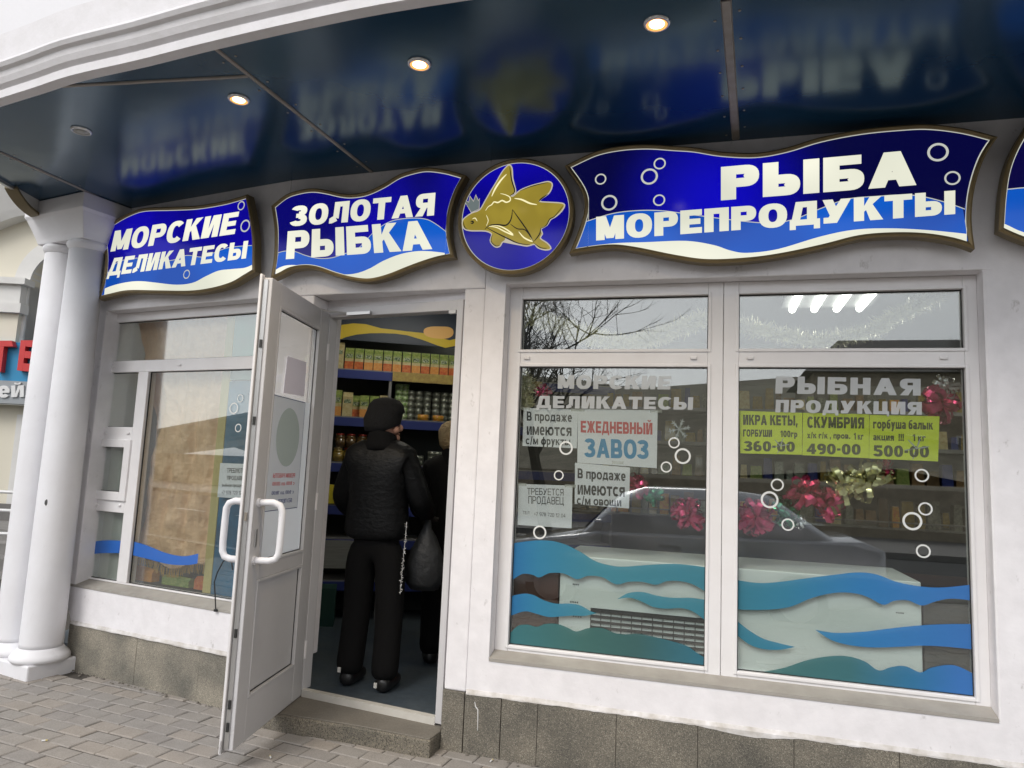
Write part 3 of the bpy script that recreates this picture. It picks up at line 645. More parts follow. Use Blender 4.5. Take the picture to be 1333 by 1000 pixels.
def tree(base, h, seed, label):
    t = empty('bare_tree', base, label, 'tree', 'bare trees across the street')
    rr = random.Random(seed); tr = MB(); cr = MB()
    def br(p, d, L, r, lv):
        pts = [p]; q = p.copy(); dd = d.copy()
        for i in range(4):
            dd = (dd+Vector((rr.uniform(-.18, .18), rr.uniform(-.18, .18), rr.uniform(-.05, .14)))).normalized(); q = q+dd*L/4; pts.append(q.copy())
        (tr if lv == 0 else cr).tube(pts, [r*(1-.13*i) for i in range(5)], 6 if lv < 2 else 3)
        if lv < 5:
            for k in range((9, 5, 5, 4, 3)[lv]):
                f = rr.uniform(.4, 1); i = min(int(f*4), 3); b = pts[i].lerp(pts[i+1], f*4-i if f < 1 else 1)
                nd = (dd+Vector((rr.uniform(-1, 1), rr.uniform(-1, 1), rr.uniform(-.5, .5)))*1.1).normalized()
                br(b, nd, L*rr.uniform(.5, .72), r*(.5 if lv else .42), lv+1)
    br(Vector(base), Vector((0, 0, 1)), h*.42, h*.019, 0)
    tr.build('trunk', M['bark'], t); cr.build('crown', M['bark'], t)
tree(FK.pt(-3.0, -9.9, 0), 9, 1, 'thick bare tree across the street, mirrored at the left of the upper pane')
tree(FK.pt(-7.5, -11.5, 0), 7.5, 2, 'taller bare tree further up the street, mirrored in the left window')
tree(FK.pt(10.5, -18.5, 1.8), 6.5, 5, 'bare tree on the slope behind the retaining wall')

for z0, z1, lb in ((5.6, 6.9, 'lower overhead wire across the street, mirrored in the upper right pane'), (6.3, 8.1, 'higher overhead wire across the street, mirrored in the upper right pane')):
    mb = MB(); mb.tube([FK.pt(-20+k*4, -9+k*.35, z0+(z1-z0)*k/10-.25*math.sin(k*math.pi/10)) for k in range(11)], .022, 5); tag(mb.build('overhead_wire', M['gasket']), lb, 'wire', 'overhead wires across the street')
# ================================================================== SHOP BUILDING
bld = empty('shop_building', FB.pt(0, .5, 0), 'white rendered fish shop with a shallow bent front under a dark blue canopy', 'building')
WT = .34
rsA0, _z = FA.sz(80, 763); rsA1 = -.10
HA, SIA = 2.421, .56
HC, SIC = 2.441, .473
RL, RR = -.058, 2.217
PLZ = .293
jl, jr = -1.09, -.122
def wallpart(F, boxes, m=None, nm='facade_wall', bev=.008):
    for bxs in boxes:
        mb = MB()
        mb.box(F, *bxs); o = mb.build(nm, m or M['white'], bld, bevel=bev)
sA0 = -1.615
# prism version with window hole, so reveal and face are one surface
def holed(F, s0, s1, z0, z1, h, m, o0=0, o1=WT, name='facade_wall', bev=.007):
    a, b, c, d = h; mb = MB()
    O = [(s0, z0), (s1, z0), (s1, z1), (s0, z1)]; I = [(a, c), (b, c), (b, d), (a, d)]
    for o, rev in ((o0, 0), (o1, 1)):
        for i in range(4):
            j = (i+1) % 4; q = [F.pt(O[i][0], o, O[i][1]), F.pt(O[j][0], o, O[j][1]), F.pt(I[j][0], o, I[j][1]), F.pt(I[i][0], o, I[i][1])]
            mb.face(q[::-1] if rev else q)
    for L, rev in ((O, 1), (I, 0)):
        for i in range(4):
            j = (i+1) % 4; q = [F.pt(L[i][0], o0, L[i][1]), F.pt(L[j][0], o0, L[j][1]), F.pt(L[j][0], o1, L[j][1]), F.pt(L[i][0], o1, L[i][1])]
            mb.face(q if rev else q[::-1])
    return mb.build(name, m, bld, merge=True, bevel=bev)
UP = 3.16
holed(FC, -.1755, 8.0, PLZ, UP, (RL, RR, SIC-.01, HC), M['white'])
wallpart(FC, [(8.0, 8.3, -.02, 7, 0, UP)])
# wall above / around the door
wallpart(FB, [(-1.32, -.001, 0, WT, HA, UP), (jr, -.001, 0.001, WT-.02, PLZ, HA-.001), (-1.32, jl, .001, WT-.02, PLZ, HA-.001)])
holed(FA, sA0, 0, PLZ, UP, (rsA0, rsA1, SIA-.03, HA), M['white'])
# plinth slabs
def slab(F, a, b, m, z1=PLZ, o=-.012):
    mb = MB(); mb.box(F, a+.0009, b-.0009, o+random.uniform(-.001, .001), .2, -.03, z1-.001); mb.build('plinth_slab', m, bld, bevel=.0018)
for a, b in ((-.1735, .02), (.022, .21), (.21, .60), (.60, .98), (.98, 1.40), (1.40, 1.83), (1.83, 2.3), (2.3, 2.9), (2.9, 3.6)): slab(FC, a, b, M['terrazzo'])
wallpart(FC, [(3.6, 8, -.01, .2, -.03, PLZ-.001)], M['terrazzo'], 'plinth_base')
slab(FB, jr, -.001, M['terrazzo'])
slab(FB, -1.32, jl, M['plinthA'])
for a, b in ((sA0, -1.62), (-1.62, -.95), (-.95, -.4), (-.4, -.001)): slab(FA, a, b, M['plinthA'], z1=PLZ, o=-.006)
# ragged render lip over the slabs
rr = random.Random(5)
for F, a, b in ((FC, -.17, 4.), (FA, sA0+.01, -.01)):
    lip = MB(); s = a; pts = []
    while s < b:
        e = .024*max(0, math.sin((s-.98)/.44*math.pi)) if (.98 < s < 1.42 and F is FC) else 0
        pts.append((s, PLZ-rr.uniform(.0, .004)-.0025*math.sin(s*9)**2-e*.8)); s += .03
    for (s0_, z0_), (s1_, z1_) in zip(pts, pts[1:]):
        lip.hexa([F.pt(s0_, -.0145, z0_), F.pt(s1_, -.0145, z1_), F.pt(s1_, .003, z1_), F.pt(s0_, .003, z0_), F.pt(s0_, -.0135, PLZ+.002), F.pt(s1_, -.0135, PLZ+.002), F.pt(s1_, .003, PLZ+.002), F.pt(s0_, .003, PLZ+.002)])
        lip.hexa([F.pt(s0_, -.0135, PLZ+.002), F.pt(s1_, -.0135, PLZ+.002), F.pt(s1_, .003, PLZ+.002), F.pt(s0_, .003, PLZ+.002), F.pt(s0_, -.001, PLZ+.018), F.pt(s1_, -.001, PLZ+.018), F.pt(s1_, .003, PLZ+.018), F.pt(s0_, .003, PLZ+.018)])
    lip.build('render_lip', M['white_low'], bld)
# dirty patches of cement at the wall foot
cr = MB(); rr = random.Random(8)
for F, a, b, k in ((FA, sA0+.05, -.02, 60), (FC, -.15, 1.2, 30), (FB, -1.3, -1.12, 6)):
    for i in range(k):
        c = F.pt(rr.uniform(a, b), -.015-abs(rr.gauss(0, .02)), .001); r_ = rr.uniform(.003, .011)
        cr.loft([[(c.x+r_*q*math.cos(t)*rr.uniform(.7, 1.2), c.y+r_*q*math.sin(t)*rr.uniform(.7, 1.2), c.z+z*r_) for t in [j*math.pi/3 for j in range(6)]] for q, z in ((1, 0), (.85, .5), (.4, .8))])
tag(cr.build('mortar_crumbs', M['stepskin']), kind='stuff')
dr = MB(); L = [FC.sz(x, y, -.0145) for x, y in ((618, 914), (619, 920), (622, 924), (622, 935), (621.5, 951))]
dr.tube([FC.pt(a_, -.0135, b_) for a_, b_ in L], [.002, .0028, .003, .0025, .0015], 6); dr.build('paint_drip', M['letter_white'], bld)
# upper wall above canopy + cornice, following the canopy's curved edge
edge_px = ((0, 132.6), (54, 115.6), (102, 100), (190, 80), (275, 58.5), (400, 30), (557, 0))
edge = [(-3.62, 3.86), (-3.2, 3.68), (-2.9, 3.54)]+[tuple(ground(x, y, SOF)[:2]) for x, y in edge_px]
e_dir = (math.cos(FC.ang), -math.sin(FC.ang))
edge += [(edge[-1][0]+e_dir[0]*k, edge[-1][1]+e_dir[1]*k) for k in (1.2, 3, 8)]
edge = crom(edge, 4)
def nrm2(i):
    a, b = edge[max(i-1, 0)], edge[min(i+1, len(edge)-1)]; dx, dy = b[0]-a[0], b[1]-a[1]; l = math.hypot(dx, dy); return (dy/l, -dx/l)    # outward (towards street)
prof = [(-.02, SOF-.012), (.035, SOF-.012), (.035, SOF+.03), (.028, SOF+.034), (.05, SOF+.05), (.062, SOF+.075), (.068, SOF+.10), (.085, SOF+.108), (.095, SOF+.125), (.09, SOF+.14), (.072, SOF+.146), (.072, SOF+.3), (-.02, SOF+.3)]
canopy = empty('canopy', (-.5, 3.2, SOF), 'deep canopy with dark blue glossy soffit and white curved cornice above the shop front', 'canopy')
mb = MB(); mb.loft([[(x+nrm2(i)[0]*o, y+nrm2(i)[1]*o, z) for o, z in prof] for i, (x, y) in enumerate(edge)]); mb.build('cornice', M['moulding'], canopy, merge=True)
mb = MB(); mb.loft([[(x+nrm2(i)[0]*o, y+nrm2(i)[1]*o, z) for o, z in ((.070, SOF+.3), (.070, 7.2), (-.3, 7.2), (-.3, SOF+.3))] for i, (x, y) in enumerate(edge)]); mb.build('upper_wall', M['upper'], canopy, merge=True)
# soffit panels, split at the seams
wall_line = [tuple(FA.pt(sA0, .05, 0)[:2]), tuple(FA.pt(0, .05, 0)[:2]), tuple(FB.pt(0, .05, 0)[:2]), tuple(FC.pt(8, .05, 0)[:2])]
def line_x(p, a, b): return (b[0]-a[0])*(p[1]-a[1])-(b[1]-a[1])*(p[0]-a[0])
full = [tuple(p) for p in edge]+[wall_line[3], wall_line[2], wall_line[1], (-3.42, wall_line[1][1]+(wall_line[1][0]+3.42)*.48)]
def cut(poly, a, b, keep):
    out = []; n = len(poly)
    for i in range(n):
        p, q = poly[i], poly[(i+1) % n]; fp, fq = line_x(p, a, b)*keep, line_x(q, a, b)*keep
        if fp >= 0: out.append(p)
        if fp*fq < 0: t = fp/(fp-fq); out.append((p[0]+(q[0]-p[0])*t, p[1]+(q[1]-p[1])*t))
    return out
def G(x, y): return tuple(ground(x, y, SOF)[:2])
seams = [(G(0, 198), G(163, 272)), (G(275, 58.5), G(484, 224)), (G(945, 0), G(958, 181))]
lc = ((-3.37, 3.5), (-3.365, 5.5))
full = cut(full, *lc, -1) if line_x((0, 3), *lc) < 0 else cut(full, *lc, 1)
rem = full; pieces = []
for a, b in seams:
    sgn = 1 if line_x((-10, 3.5), a, b) > 0 else -1
    pieces.append(cut(rem, a, b, sgn)); rem = cut(rem, a, b, -sgn)
a = FC.pt(2.6, 0, 0)[:2]; b = FC.pt(2.6, -2, 0)[:2]; seams.append((tuple(a), tuple(b)))
sgn = 1 if line_x((-10, 3.5), a, b) > 0 else -1
pieces.append(cut(rem, a, b, sgn)); pieces.append(cut(rem, a, b, -sgn))
# cross seam in second piece
ca_, cb_ = G(80, 112), G(322, 99)
p1 = pieces.pop(1); pieces += [cut(p1, ca_, cb_, 1), cut(p1, ca_, cb_, -1)]
for P in pieces:
    if len(P) > 2: mb = MB(); mb.slab(P[::-1] if False else P, SOF, SOF+.03); mb.build('soffit_panel', M['soffit'], canopy, merge=True)
def seam_strip(a, b, wd):
    d = Vector((b[0]-a[0], b[1]-a[1], 0)); n = Vector((-d.y, d.x, 0)).normalized()*wd/2; A, B2 = Vector((*a, SOF)), Vector((*b, SOF))
    mb = MB(); mb.loft([[p-n+Vector((0, 0, .002)), p-n*.7-Vector((0, 0, .006)), p+n*.7-Vector((0, 0, .006)), p+n+Vector((0, 0, .002))] for p in [A.lerp(B2, k/6)+Vector((0, 0, .001*math.sin(k*2.3))) for k in range(7)]]); mb.build('seam_strip', M['seam'], canopy, merge=True)
seam_strip(*seams[0], .022); seam_strip(*seams[1], .024); seam_strip(*seams[2], .042); seam_strip(*seams[3], .03); seam_strip(ca_, cb_, .02)
sw = MB()
for a_, b_ in seams[:3]:
    for k in range(6):
        for sgn_ in (-1, 1):
            t_ = (k+.5+.12*sgn_)/6+random.uniform(-.015, .015); d2 = Vector((b_[0]-a_[0], b_[1]-a_[1], 0)); n2 = Vector((-d2.y, d2.x, 0)).normalized()*.045*sgn_
            sw.lathe((a_[0]+d2.x*t_+n2.x, a_[1]+d2.y*t_+n2.y, SOF), [(.006, .001), (.0055, -.002), (.001, -.003)], 8)
so_ = sw.build('panel_screws', M['seam'], canopy); so_['kind'] = 'stuff'
# left edge strip and the arched spandrel hanging beside it
mb = MB(); mb.hexa([(-3.385, 3.75, SOF-.02), (-3.36, 3.75, SOF-.02), (-3.35, 4.96, SOF-.02), (-3.375, 4.96, SOF-.02), (-3.385, 3.75, SOF+.03), (-3.36, 3.75, SOF+.03), (-3.35, 4.96, SOF+.03), (-3.375, 4.96, SOF+.03)]); mb.build('edge_strip', M['alu'], canopy)
FS = Frame((-3.40, 4.4, 0), R(90))      # plane x=-3.4, s runs -y
pts = [FS.sz(x, y) for x, y in ((9, 243), (14, 252), (22, 263), (31, 272), (42, 280), (52, 283.5), (64, 284.5))]
smin = min(p[0] for p in pts); 
arch = crom(pts, 4)
mb = MB(); mb.prism(FS, [(arch[0][0], SOF)]+arch+[(arch[-1][0], SOF)], -.0, .05); mb.build('arched_spandrel', M['nb_white'], canopy)
mb = MB(); mb.loft([[FS.pt(s, o, z+dz) for o, dz in ((-.015, -.012), (.07, -.012), (.07, .006), (-.015, .006))] for s, z in arch]); mb.build('spandrel_trim', M['bronze_side'], canopy)
# roof slab of canopy (shades the front)
mb = MB(); mb.slab([(p[0], p[1]) for p in cut(full, (-100, -100), (-100, 100), -1)] if False else full, SOF+.035, SOF+.16); mb.build('canopy_slab', M['moulding'], canopy)
# building mass above and behind
mb = MB(); mb.slab([(edge[-1][0], edge[-1][1]+.3), (9, 9.5), (-2.6, 9.5), (-3.35, 5.1), (-3.3, 4.1), (-2.2, 3.5), (-.4, 2.75)], SOF+.32, 7.0); mb.build('upper_storey', M['upper'], bld)

# spotlights
def spot(x, y, lit, label):
    c = ground(x, y, SOF)
    t = empty('ceiling_spotlight', c, label, 'spotlight', 'round spotlights in the canopy soffit')
    mb = MB(); mb.lathe(c, [(.040, -.002), (.041, -.010), (.050, -.008), (.052, -.001), (.052, .01), (.040, .01)], 28); mb.build('trim_ring', M['chrome'], t, smooth=True)
    mb = MB(); mb.lathe(c, [(.030, -.005), (.0405, -.0085), (.0405, .004), (.030, .004)], 28); mb.build('reflector', M['lamp_halo'] if lit else M['lamp_off'], t, smooth=True)  # on lit lamps this ring glows to paint the halo
    mb = MB(); mb.lathe(c, [(.0005, -.012), (.020, -.011), (.0295, -.006), (.0295, .006)], 20); mb.build('bulb', M['lamp'] if lit else M['lamp_off'], t, smooth=True)
    if lit:      # the lit lamp's own light
        l = bpy.data.lights.new('spotlight_beam', 'SPOT'); l.energy = 21; l.color = (1, .78, .48); l.shadow_soft_size = .03; l.spot_size = R(130); l.spot_blend = .8
        lo = bpy.data.objects.new('spotlight_beam', l); col.objects.link(lo); lo.location = c+Vector((0, 0, -.03)); adopt(lo, t) if False else None
        lo.parent = t; lo.location = (0, 0, -.03)
spot(311, 129, 1, 'lit spotlight left of the long seam, nearest the left sign')
spot(546, 83, 1, 'lit spotlight above the door sign, middle of the three lit ones')
spot(855, 30, 1, 'lit spotlight nearest the camera beside the wide seam')
spot(106, 170, 0, 'unlit spotlight near the twin columns')

# ------------------------------------------------------------------ twin columns
K = Vector((-2.93, 4.63, 0)); FCo = Frame(K, R(27))
tw = empty('twin_columns', K+Vector((-.2, .25, 0)), 'pair of round white columns on one low base carrying the left corner of the canopy', 'column')
mb = MB(); mb.box(FCo, -.62, .0, 0, .42, -.02, .09); mb.build('pedestal', M['column'], tw, bevel=.01)
for s_, nm in ((-.131, 0), (-.42, 1)):
    c = FCo.pt(s_, .147 if not nm else .155, 0)
    mb = MB(); mb.lathe(c, [(.125, .17), (.125, .2), (.123, 1.0), (.119, 1.8), (.110, 2.84)], 48); mb.build('shaft', M['column'], tw, smooth=True)
    mb = MB(); mb.lathe(c, [(.10, .089), (.162, .089), (.172, .102), (.172, .116), (.160, .136), (.137, .155), (.127, .172)], 48); mb.build('base_ring', M['column'], tw, smooth=True)
    mb = MB(); mb.lathe(c, [(.108, 2.80), (.117, 2.815), (.128, 2.835), (.128, 2.85), (.118, 2.862), (.108, 2.87)], 40); mb.build('neck_ring', M['column'], tw, smooth=True)
mb = MB()
def rring(e, z): return [FCo.pt(-.56-e, .02-e, z), FCo.pt(0+e, .02-e, z), FCo.pt(0+e, .42, z), FCo.pt(-.56-e, .42, z)]
mb.loft([rring(-.02, 2.865), rring(-.01, 2.90), rring(.012, 2.96), rring(.04, 3.03), rring(.052, 3.05), rring(.052, 3.153)]); mb.build('capital', M['column'], tw, bevel=.006, merge=True)
mb = MB(); cc = FCo.pt(-.131, .147, 0)
for (px_, py_), r_ in (((60, 653), .014),):
    d = ray(px_, py_); # chip on the shaft surface
    k = (cc-CP).dot(Vector((d.x, d.y, 0)).normalized())/Vector((d.x, d.y, 0)).length; q = CP+d*k
    nv = (Vector((q.x, q.y, 0))-Vector((cc.x, cc.y, 0))); hd = Vector((-.55, .83, 0))
    lat = (q-cc).dot(Vector((.83, .55, 0))); q2 = Vector((cc.x, cc.y, q.z))+Vector((.83, .55, 0))*lat-hd*(math.sqrt(max(.124**2-lat*lat, 1e-6))-.003)
    mb.loft([[q2+Vector((.83, .55, 0))*(r_*e*math.cos(k2)*.8)+Vector((0, 0, r_*e*1.5*math.sin(k2)))-hd*oo for k2 in (0, .9, 1.7, 2.6, 3.5, 4.4, 5.4)] for e, oo in ((1, -.004), (1, .0035), (.6, .005))])
mb.build('chipped_patch', M['chip'], tw)

# ------------------------------------------------------------------ shop windows
FO, GO = .086, .112        # frame front and glass depth
def frame_box(mb, F, a, b, c, d, o0=None, o1=None): mb.box(F, a, b, FO if o0 is None else o0, GO+.05 if o1 is None else o1, c, d)
W1, W2, W3, W4 = .0158, 1.0052, 1.1558, 2.1583; ZT, ZU, ZM, ZB = 2.3747, 2.0924, 1.9988, .5305
def pane(F, a, b, c, d, t, gm='glass', film=None):
    e = .012
    gs = MB()      # black gasket ring
    for q in ((a, b, c, c+.004), (a, b, d-.004, d), (a, a+.004, c+.004, d-.004), (b-.004, b, c+.004, d-.004)): gs.box(F, q[0], q[1], GO-.006, GO+.002, q[2], q[3])
    gs.build('gasket', M['gasket'], t)
    mb = MB(); mb.box(F, a-e, b+e, GO, GO+.006, c-e, d+e); return mb.build('glass_pane', M[gm], t)
def window_unit(F, x0, x1, a, b, label, capx):
    t = empty('shop_window', F.pt((x0+x1)/2, GO, SIC), label, 'window', 'front shop windows')
    fr = MB()
    fr.box(F, x0, a, FO, GO+.04, SIC+.012, HC-.001); fr.box(F, b, x1, FO, GO+.04, SIC+.012, HC-.001)
    fr.box(F, a, b, FO+.001, GO+.04, ZT, HC-.001); fr.box(F, a, b, FO+.001, GO+.04, SIC+.012, ZB); fr.box(F, a, b, FO+.001, GO+.04, ZM, ZU)
    fr.build('frame', M['pvc'], t, bevel=.004)
    bd = MB()
    for c, d in ((ZB, ZM), (ZU, ZT)):
        k = .016
        bd.box(F, a-k, a, FO-.006, FO, c-k, d+k); bd.box(F, b, b+k, FO-.006, FO, c-k, d+k); bd.box(F, a, b, FO-.006, FO, c-k, c); bd.box(F, a, b, FO-.006, FO, d, d+k)
    bd.build('glazing_bead', M['pvc'], t, bevel=.003)
    pane(F, a, b, ZB, ZM, t); pane(F, a, b, ZU, ZT, t)
    for cx in capx:
        mb = MB(); mb.box(F, cx-.016, cx+.016, FO-.011, FO+.001, (ZM+ZU)/2-.008, (ZM+ZU)/2+.008); mb.build('drain_cap', M['pvc'], t, bevel=.003)
    return t
mid = (W2+W3)/2
wl_ = window_unit(FC, RL, mid-.001, W1, W2, 'left of the two large front windows, papers stuck inside and the grille of a freezer behind it', (.055, .935))
wr_ = window_unit(FC, mid+.001, RR, W3, W4, 'right of the two large front windows, with three yellow price sheets', (1.21, 2.07))
def sill(F, a, b, z):
    m_ = MB(); m_.hexa([F.pt(a, -.004, z-.012), F.pt(b, -.004, z-.012), F.pt(b, FO+.03, z-.012), F.pt(a, FO+.03, z-.012), F.pt(a, -.004, z+.003), F.pt(b, -.004, z+.003), F.pt(b, FO+.03, z+.036), F.pt(a, FO+.03, z+.036)]); return m_
sl_ = sill(FC, RL+.001, RR-.001, SIC)
sl_.build('window_sill', M['sill'], bld)
# window wave films: curves in zoomed photo pixels
def curve(F, Z, pts, o): return crom([F.sz(*Z(p), o) for p in pts], 5)
FR_ = GO-.0015
def film(F, Z, upper, lower, m, t, rect, x0=None, x1=None, name='wave_film', off=0):
    o = GO-.0015-off; u = curve(F, Z, upper, o); l = curve(F, Z, lower, o) if lower else None
    s0 = max(rect[0], u[0][0]); s1 = min(rect[1], u[-1][0]); P = [(rect[0], rect[2]), (rect[1], rect[2]), (rect[1], rect[3]), (rect[0], rect[3])]
    mb = MB(); strip(mb, F, P, l, u, o, 80, s0, s1); return mb.build(name, m, t)
ZL = zoom(640, 680, 4.443); rL = (W1+.004, W2-.004, ZB+.004, ZM-.004); rR = (W3+.004, W4-.004, ZB+.004, ZM-.004)
film(FC, ZL, [(100, 125), (130, 120), (250, 105), (350, 108), (430, 130), (520, 175), (600, 225), (700, 252), (780, 256), (900, 247), (1050, 240), (1150, 248), (1250, 262)],
     [(100, 345), (125, 330), (180, 298), (240, 305), (275, 320), (330, 295), (395, 293), (440, 305), (495, 330), (560, 310), (640, 318), (720, 360), (790, 345), (870, 345), (950, 362), (1010, 342), (1080, 340), (1160, 358), (1250, 410)], M['waveL'], wl_, rL)
film(FC, ZL, [(725, 445), (790, 410), (870, 403), (960, 425), (1050, 437), (1150, 437), (1250, 450)], [(725, 445), (800, 437), (870, 460), (940, 492), (1020, 500), (1100, 497), (1170, 520), (1250, 580)], M['waveL'], wl_, rL)
film(FC, ZL, [(100, 430), (180, 413), (240, 420), (300, 450), (370, 470), (450, 470), (510, 480), (575, 515), (605, 524)], [(100, 545), (190, 515), (260, 530), (330, 548), (400, 545), (480, 540), (540, 542), (605, 526)], M['waveL'], wl_, rL)
film(FC, ZL, [(100, 650), (150, 600), (210, 592), (260, 605), (310, 588), (380, 588), (440, 610), (490, 632), (560, 612), (640, 612), (710, 640), (770, 648), (850, 645), (950, 665), (1050, 690), (1130, 715), (1180, 750), (1250, 795)], None, M['waveG'], wl_, rL)
ZR = zoom(930, 680, 3.30)
film(FC, ZR, [(90, 247), (180, 260), (260, 258), (400, 240), (520, 225), (620, 215), (700, 225), (780, 255), (880, 275), (980, 280), (1120, 266)], [(90, 374), (200, 377), (320, 365), (420, 325), (520, 303), (600, 305), (660, 322), (725, 355), (770, 338), (830, 335), (890, 358), (950, 340), (1020, 328), (1120, 338)], M['waveR'], wr_, rR)
film(FC, ZR, [(435, 462), (520, 475), (640, 470), (740, 458), (860, 445), (980, 438), (1120, 437)], [(435, 463), (500, 505), (580, 528), (680, 538), (800, 535), (900, 530), (1000, 535), (1120, 547)], M['waveR'], wr_, rR)
film(FC, ZR, [(90, 418), (150, 465), (210, 500), (280, 520), (345, 535)], [(90, 480), (150, 525), (210, 545), (280, 548), (345, 536)], M['waveR'], wr_, rR)
film(FC, ZR, [(210, 642), (300, 625), (400, 592), (500, 575), (580, 577), (650, 600), (705, 637), (760, 622), (820, 618), (885, 645), (930, 625), (1000, 613), (1050, 620), (1120, 655)], None, M['waveG2'], wr_, rR)
# ring stickers
ZP = zoom(640, 500, 4.443); ZY = zoom(930, 480, 3.703)
def sticker_ring(F, Z, x, y, r, k, t, m='frost2', o=FR_):
    s, z = F.sz(*Z((x, y)), o); s2, z2 = F.sz(*Z((x, y+r)), o); rad = abs(z2-z)
    mb = MB(); mb.ring(F, s, z, rad, rad*.24, o); mb.build('bubble_sticker', M[m], t)
for q in ((430, 370, 40), (388, 528, 29), (278, 858, 40), (1055, 340, 32), (1105, 417, 46), (1010, 480, 32)): sticker_ring(FC, ZP, *q, 0, wl_)
for q in ((303, 560, 30), (266, 632, 41), (354, 752, 30), (1000, 515, 32), (1017, 676, 32), (954, 735, 44), (1007, 880, 33)): sticker_ring(FC, ZY, *q, 0, wr_)
# snowflake sticker
def snowflake(F, Z, x, y, r, t):
    s, z = F.sz(*Z((x, y)), GO+.008); _, z2 = F.sz(*Z((x, y+r)), GO+.008); rad = abs(z2-z); mb = MB(); o = GO+.0085
    for k in range(6):
        a = k*math.pi/3+.2
        mb.stroke(F, [(s, z), (s+rad*.5*math.cos(a), z+rad*.5*math.sin(a)), (s+rad*math.cos(a), z+rad*math.sin(a))], rad*.14, o+.0002*k)
        for e in (.45, .7):
            for sg in (-.7, .7): mb.stroke(F, [(s+rad*e*math.cos(a), z+rad*e*math.sin(a)), (s+rad*(e+.1)*math.cos(a)+rad*.1*math.cos(a+sg*2), z+rad*(e+.1)*math.sin(a)+rad*.1*math.sin(a+sg*2)), (s+rad*(e+.22)*math.cos(a+sg*.35), z+rad*(e+.22)*math.sin(a+sg*.35))], rad*.1, o+.002+.0002*k)
    mb.build('snowflake_sticker', M['frost'], t)
snowflake(FC, ZP, 1085, 262, 62, wl_); snowflake(FC, ZY, 318, 372, 40, wr_); snowflake(FC, ZY, 975, 385, 55, wr_)
# film lettering
Z4 = zoom(640, 350, 4.166); Z5 = zoom(930, 350, 3.3075)
text(FC, 'МОРСКИЕ', pq(FC, Z4, [(358, 651), (968, 656), (976, 580), (360, 575)], FR_), FR_, M['frost'], wl_, .075, 'window_lettering', .04)
text(FC, 'ДЕЛИКАТЕСЫ', pq(FC, Z4, [(243, 766), (1090, 776), (1094, 696), (245, 688)], FR_), FR_, M['frost'], wl_, .075, 'window_lettering', .04)
text(FC, 'РЫБНАЯ', pq(FC, Z5, [(262, 537), (888, 546), (888, 474), (265, 462)], FR_), FR_, M['frost'], wr_, .078, 'window_lettering', .04)
text(FC, 'ПРОДУКЦИЯ', pq(FC, Z5, [(262, 627), (893, 638), (893, 573), (265, 563)], FR_), FR_, M['frost'], wr_, .078, 'window_lettering', .04)

# ------------------------------------------------------------------ papers behind the glass
PO = GO+.0095
def sheet(F, Z, q, label, m='paper', grp=None, o=PO, name='paper_notice', cat='notice'):
    c = pq(F, Z, q, o); t = empty(name, F.pt((c[0][0]+c[1][0])/2, o, c[2][1]), label, cat, grp)
    mb = MB(); mb.prism(F, c, o, o+.0008); mb.build('sheet', M[m], t); return t
tapem = filmmat('clear_tape', (.75, .75, .68), .35)
def tape(F, Z, x, y, t, o=PO-.0006, w=.03):
    s, z = F.sz(*Z((x, y)), o); mb = MB(); mb.flat(F, [(s-w, z-.008), (s+w, z-.008), (s+w, z+.008), (s-w, z+.008)], o); mb.build('tape', tapem, t)
def lines(F, Z, t, L, m, o=PO-.0004, bold=.045, slope=.03):
    for (txt, x0, y0, x1, y1, *k) in L:
        text(F, txt, line_quad(F, Z, x0, y0, x1, y1, o, k[1] if len(k) > 1 else slope), o, M[k[0] if k else m], t, bold, 'lettering')
g1 = 'white notices stuck inside the left front window'
t = sheet(FC, ZP, [(185, 138), (500, 148), (492, 372), (178, 358)], 'white notice about frozen fruit, uppermost at the left edge of the pane', grp=g1)
lines(FC, ZP, t, [('В продаже', 203, 158, 465, 226, 'ink'), ('имеются', 203, 243, 462, 295, 'ink'), ('с/м фрукты', 197, 300, 455, 360, 'ink')], 'ink')
tape(FC, ZP, 190, 140, t); tape(FC, ZP, 490, 150, t)
t = sheet(FC, ZP, [(500, 145), (960, 152), (955, 487), (495, 455)], 'large white notice with red and blue words under the film lettering', grp=g1)
lines(FC, ZP, t, [('ЕЖЕДНЕВНЫЙ', 515, 196, 930, 292, 'ink_red'), ('ЗАВОЗ', 535, 312, 908, 425, 'ink_blue')], 'ink', bold=.06, slope=.03)
for x, y in ((505, 150), (730, 455), (950, 158)): tape(FC, ZP, x, y, t)
t = sheet(FC, ZP, [(482, 455), (800, 483), (795, 720), (480, 693)], 'white notice about frozen vegetables hanging under the large notice', grp=g1)
lines(FC, ZP, t, [('В продаже', 497, 487, 775, 560, 'ink', .06), ('имеются', 497, 582, 770, 640, 'ink', .05), ('с/м овощи', 493, 645, 750, 702, 'ink', .05)], 'ink')
t = sheet(FC, ZP, [(155, 578), (468, 588), (462, 835), (150, 815)], 'white notice with thin grey lettering and a phone number, lowest at the left edge', grp=g1)
lines(FC, ZP, t, [('ТРЕБУЕТСЯ', 205, 600, 416, 640), ('ПРОДАВЕЦ', 212, 647, 418, 700), ('ТЕЛ', 180, 735, 218, 752), ('+7 978 720 12 04', 245, 740, 428, 762, 'ink', .06)], 'ink', bold=.0)
tape(FC, ZP, 170, 580, t); tape(FC, ZP, 455, 590, t)
g2 = 'yellow price sheets in the right front window'
t = sheet(FC, ZY, [(120, 203), (424, 213), (422, 415), (125, 408)], 'left yellow price sheet, 360-00', 'yellow_paper', g2)
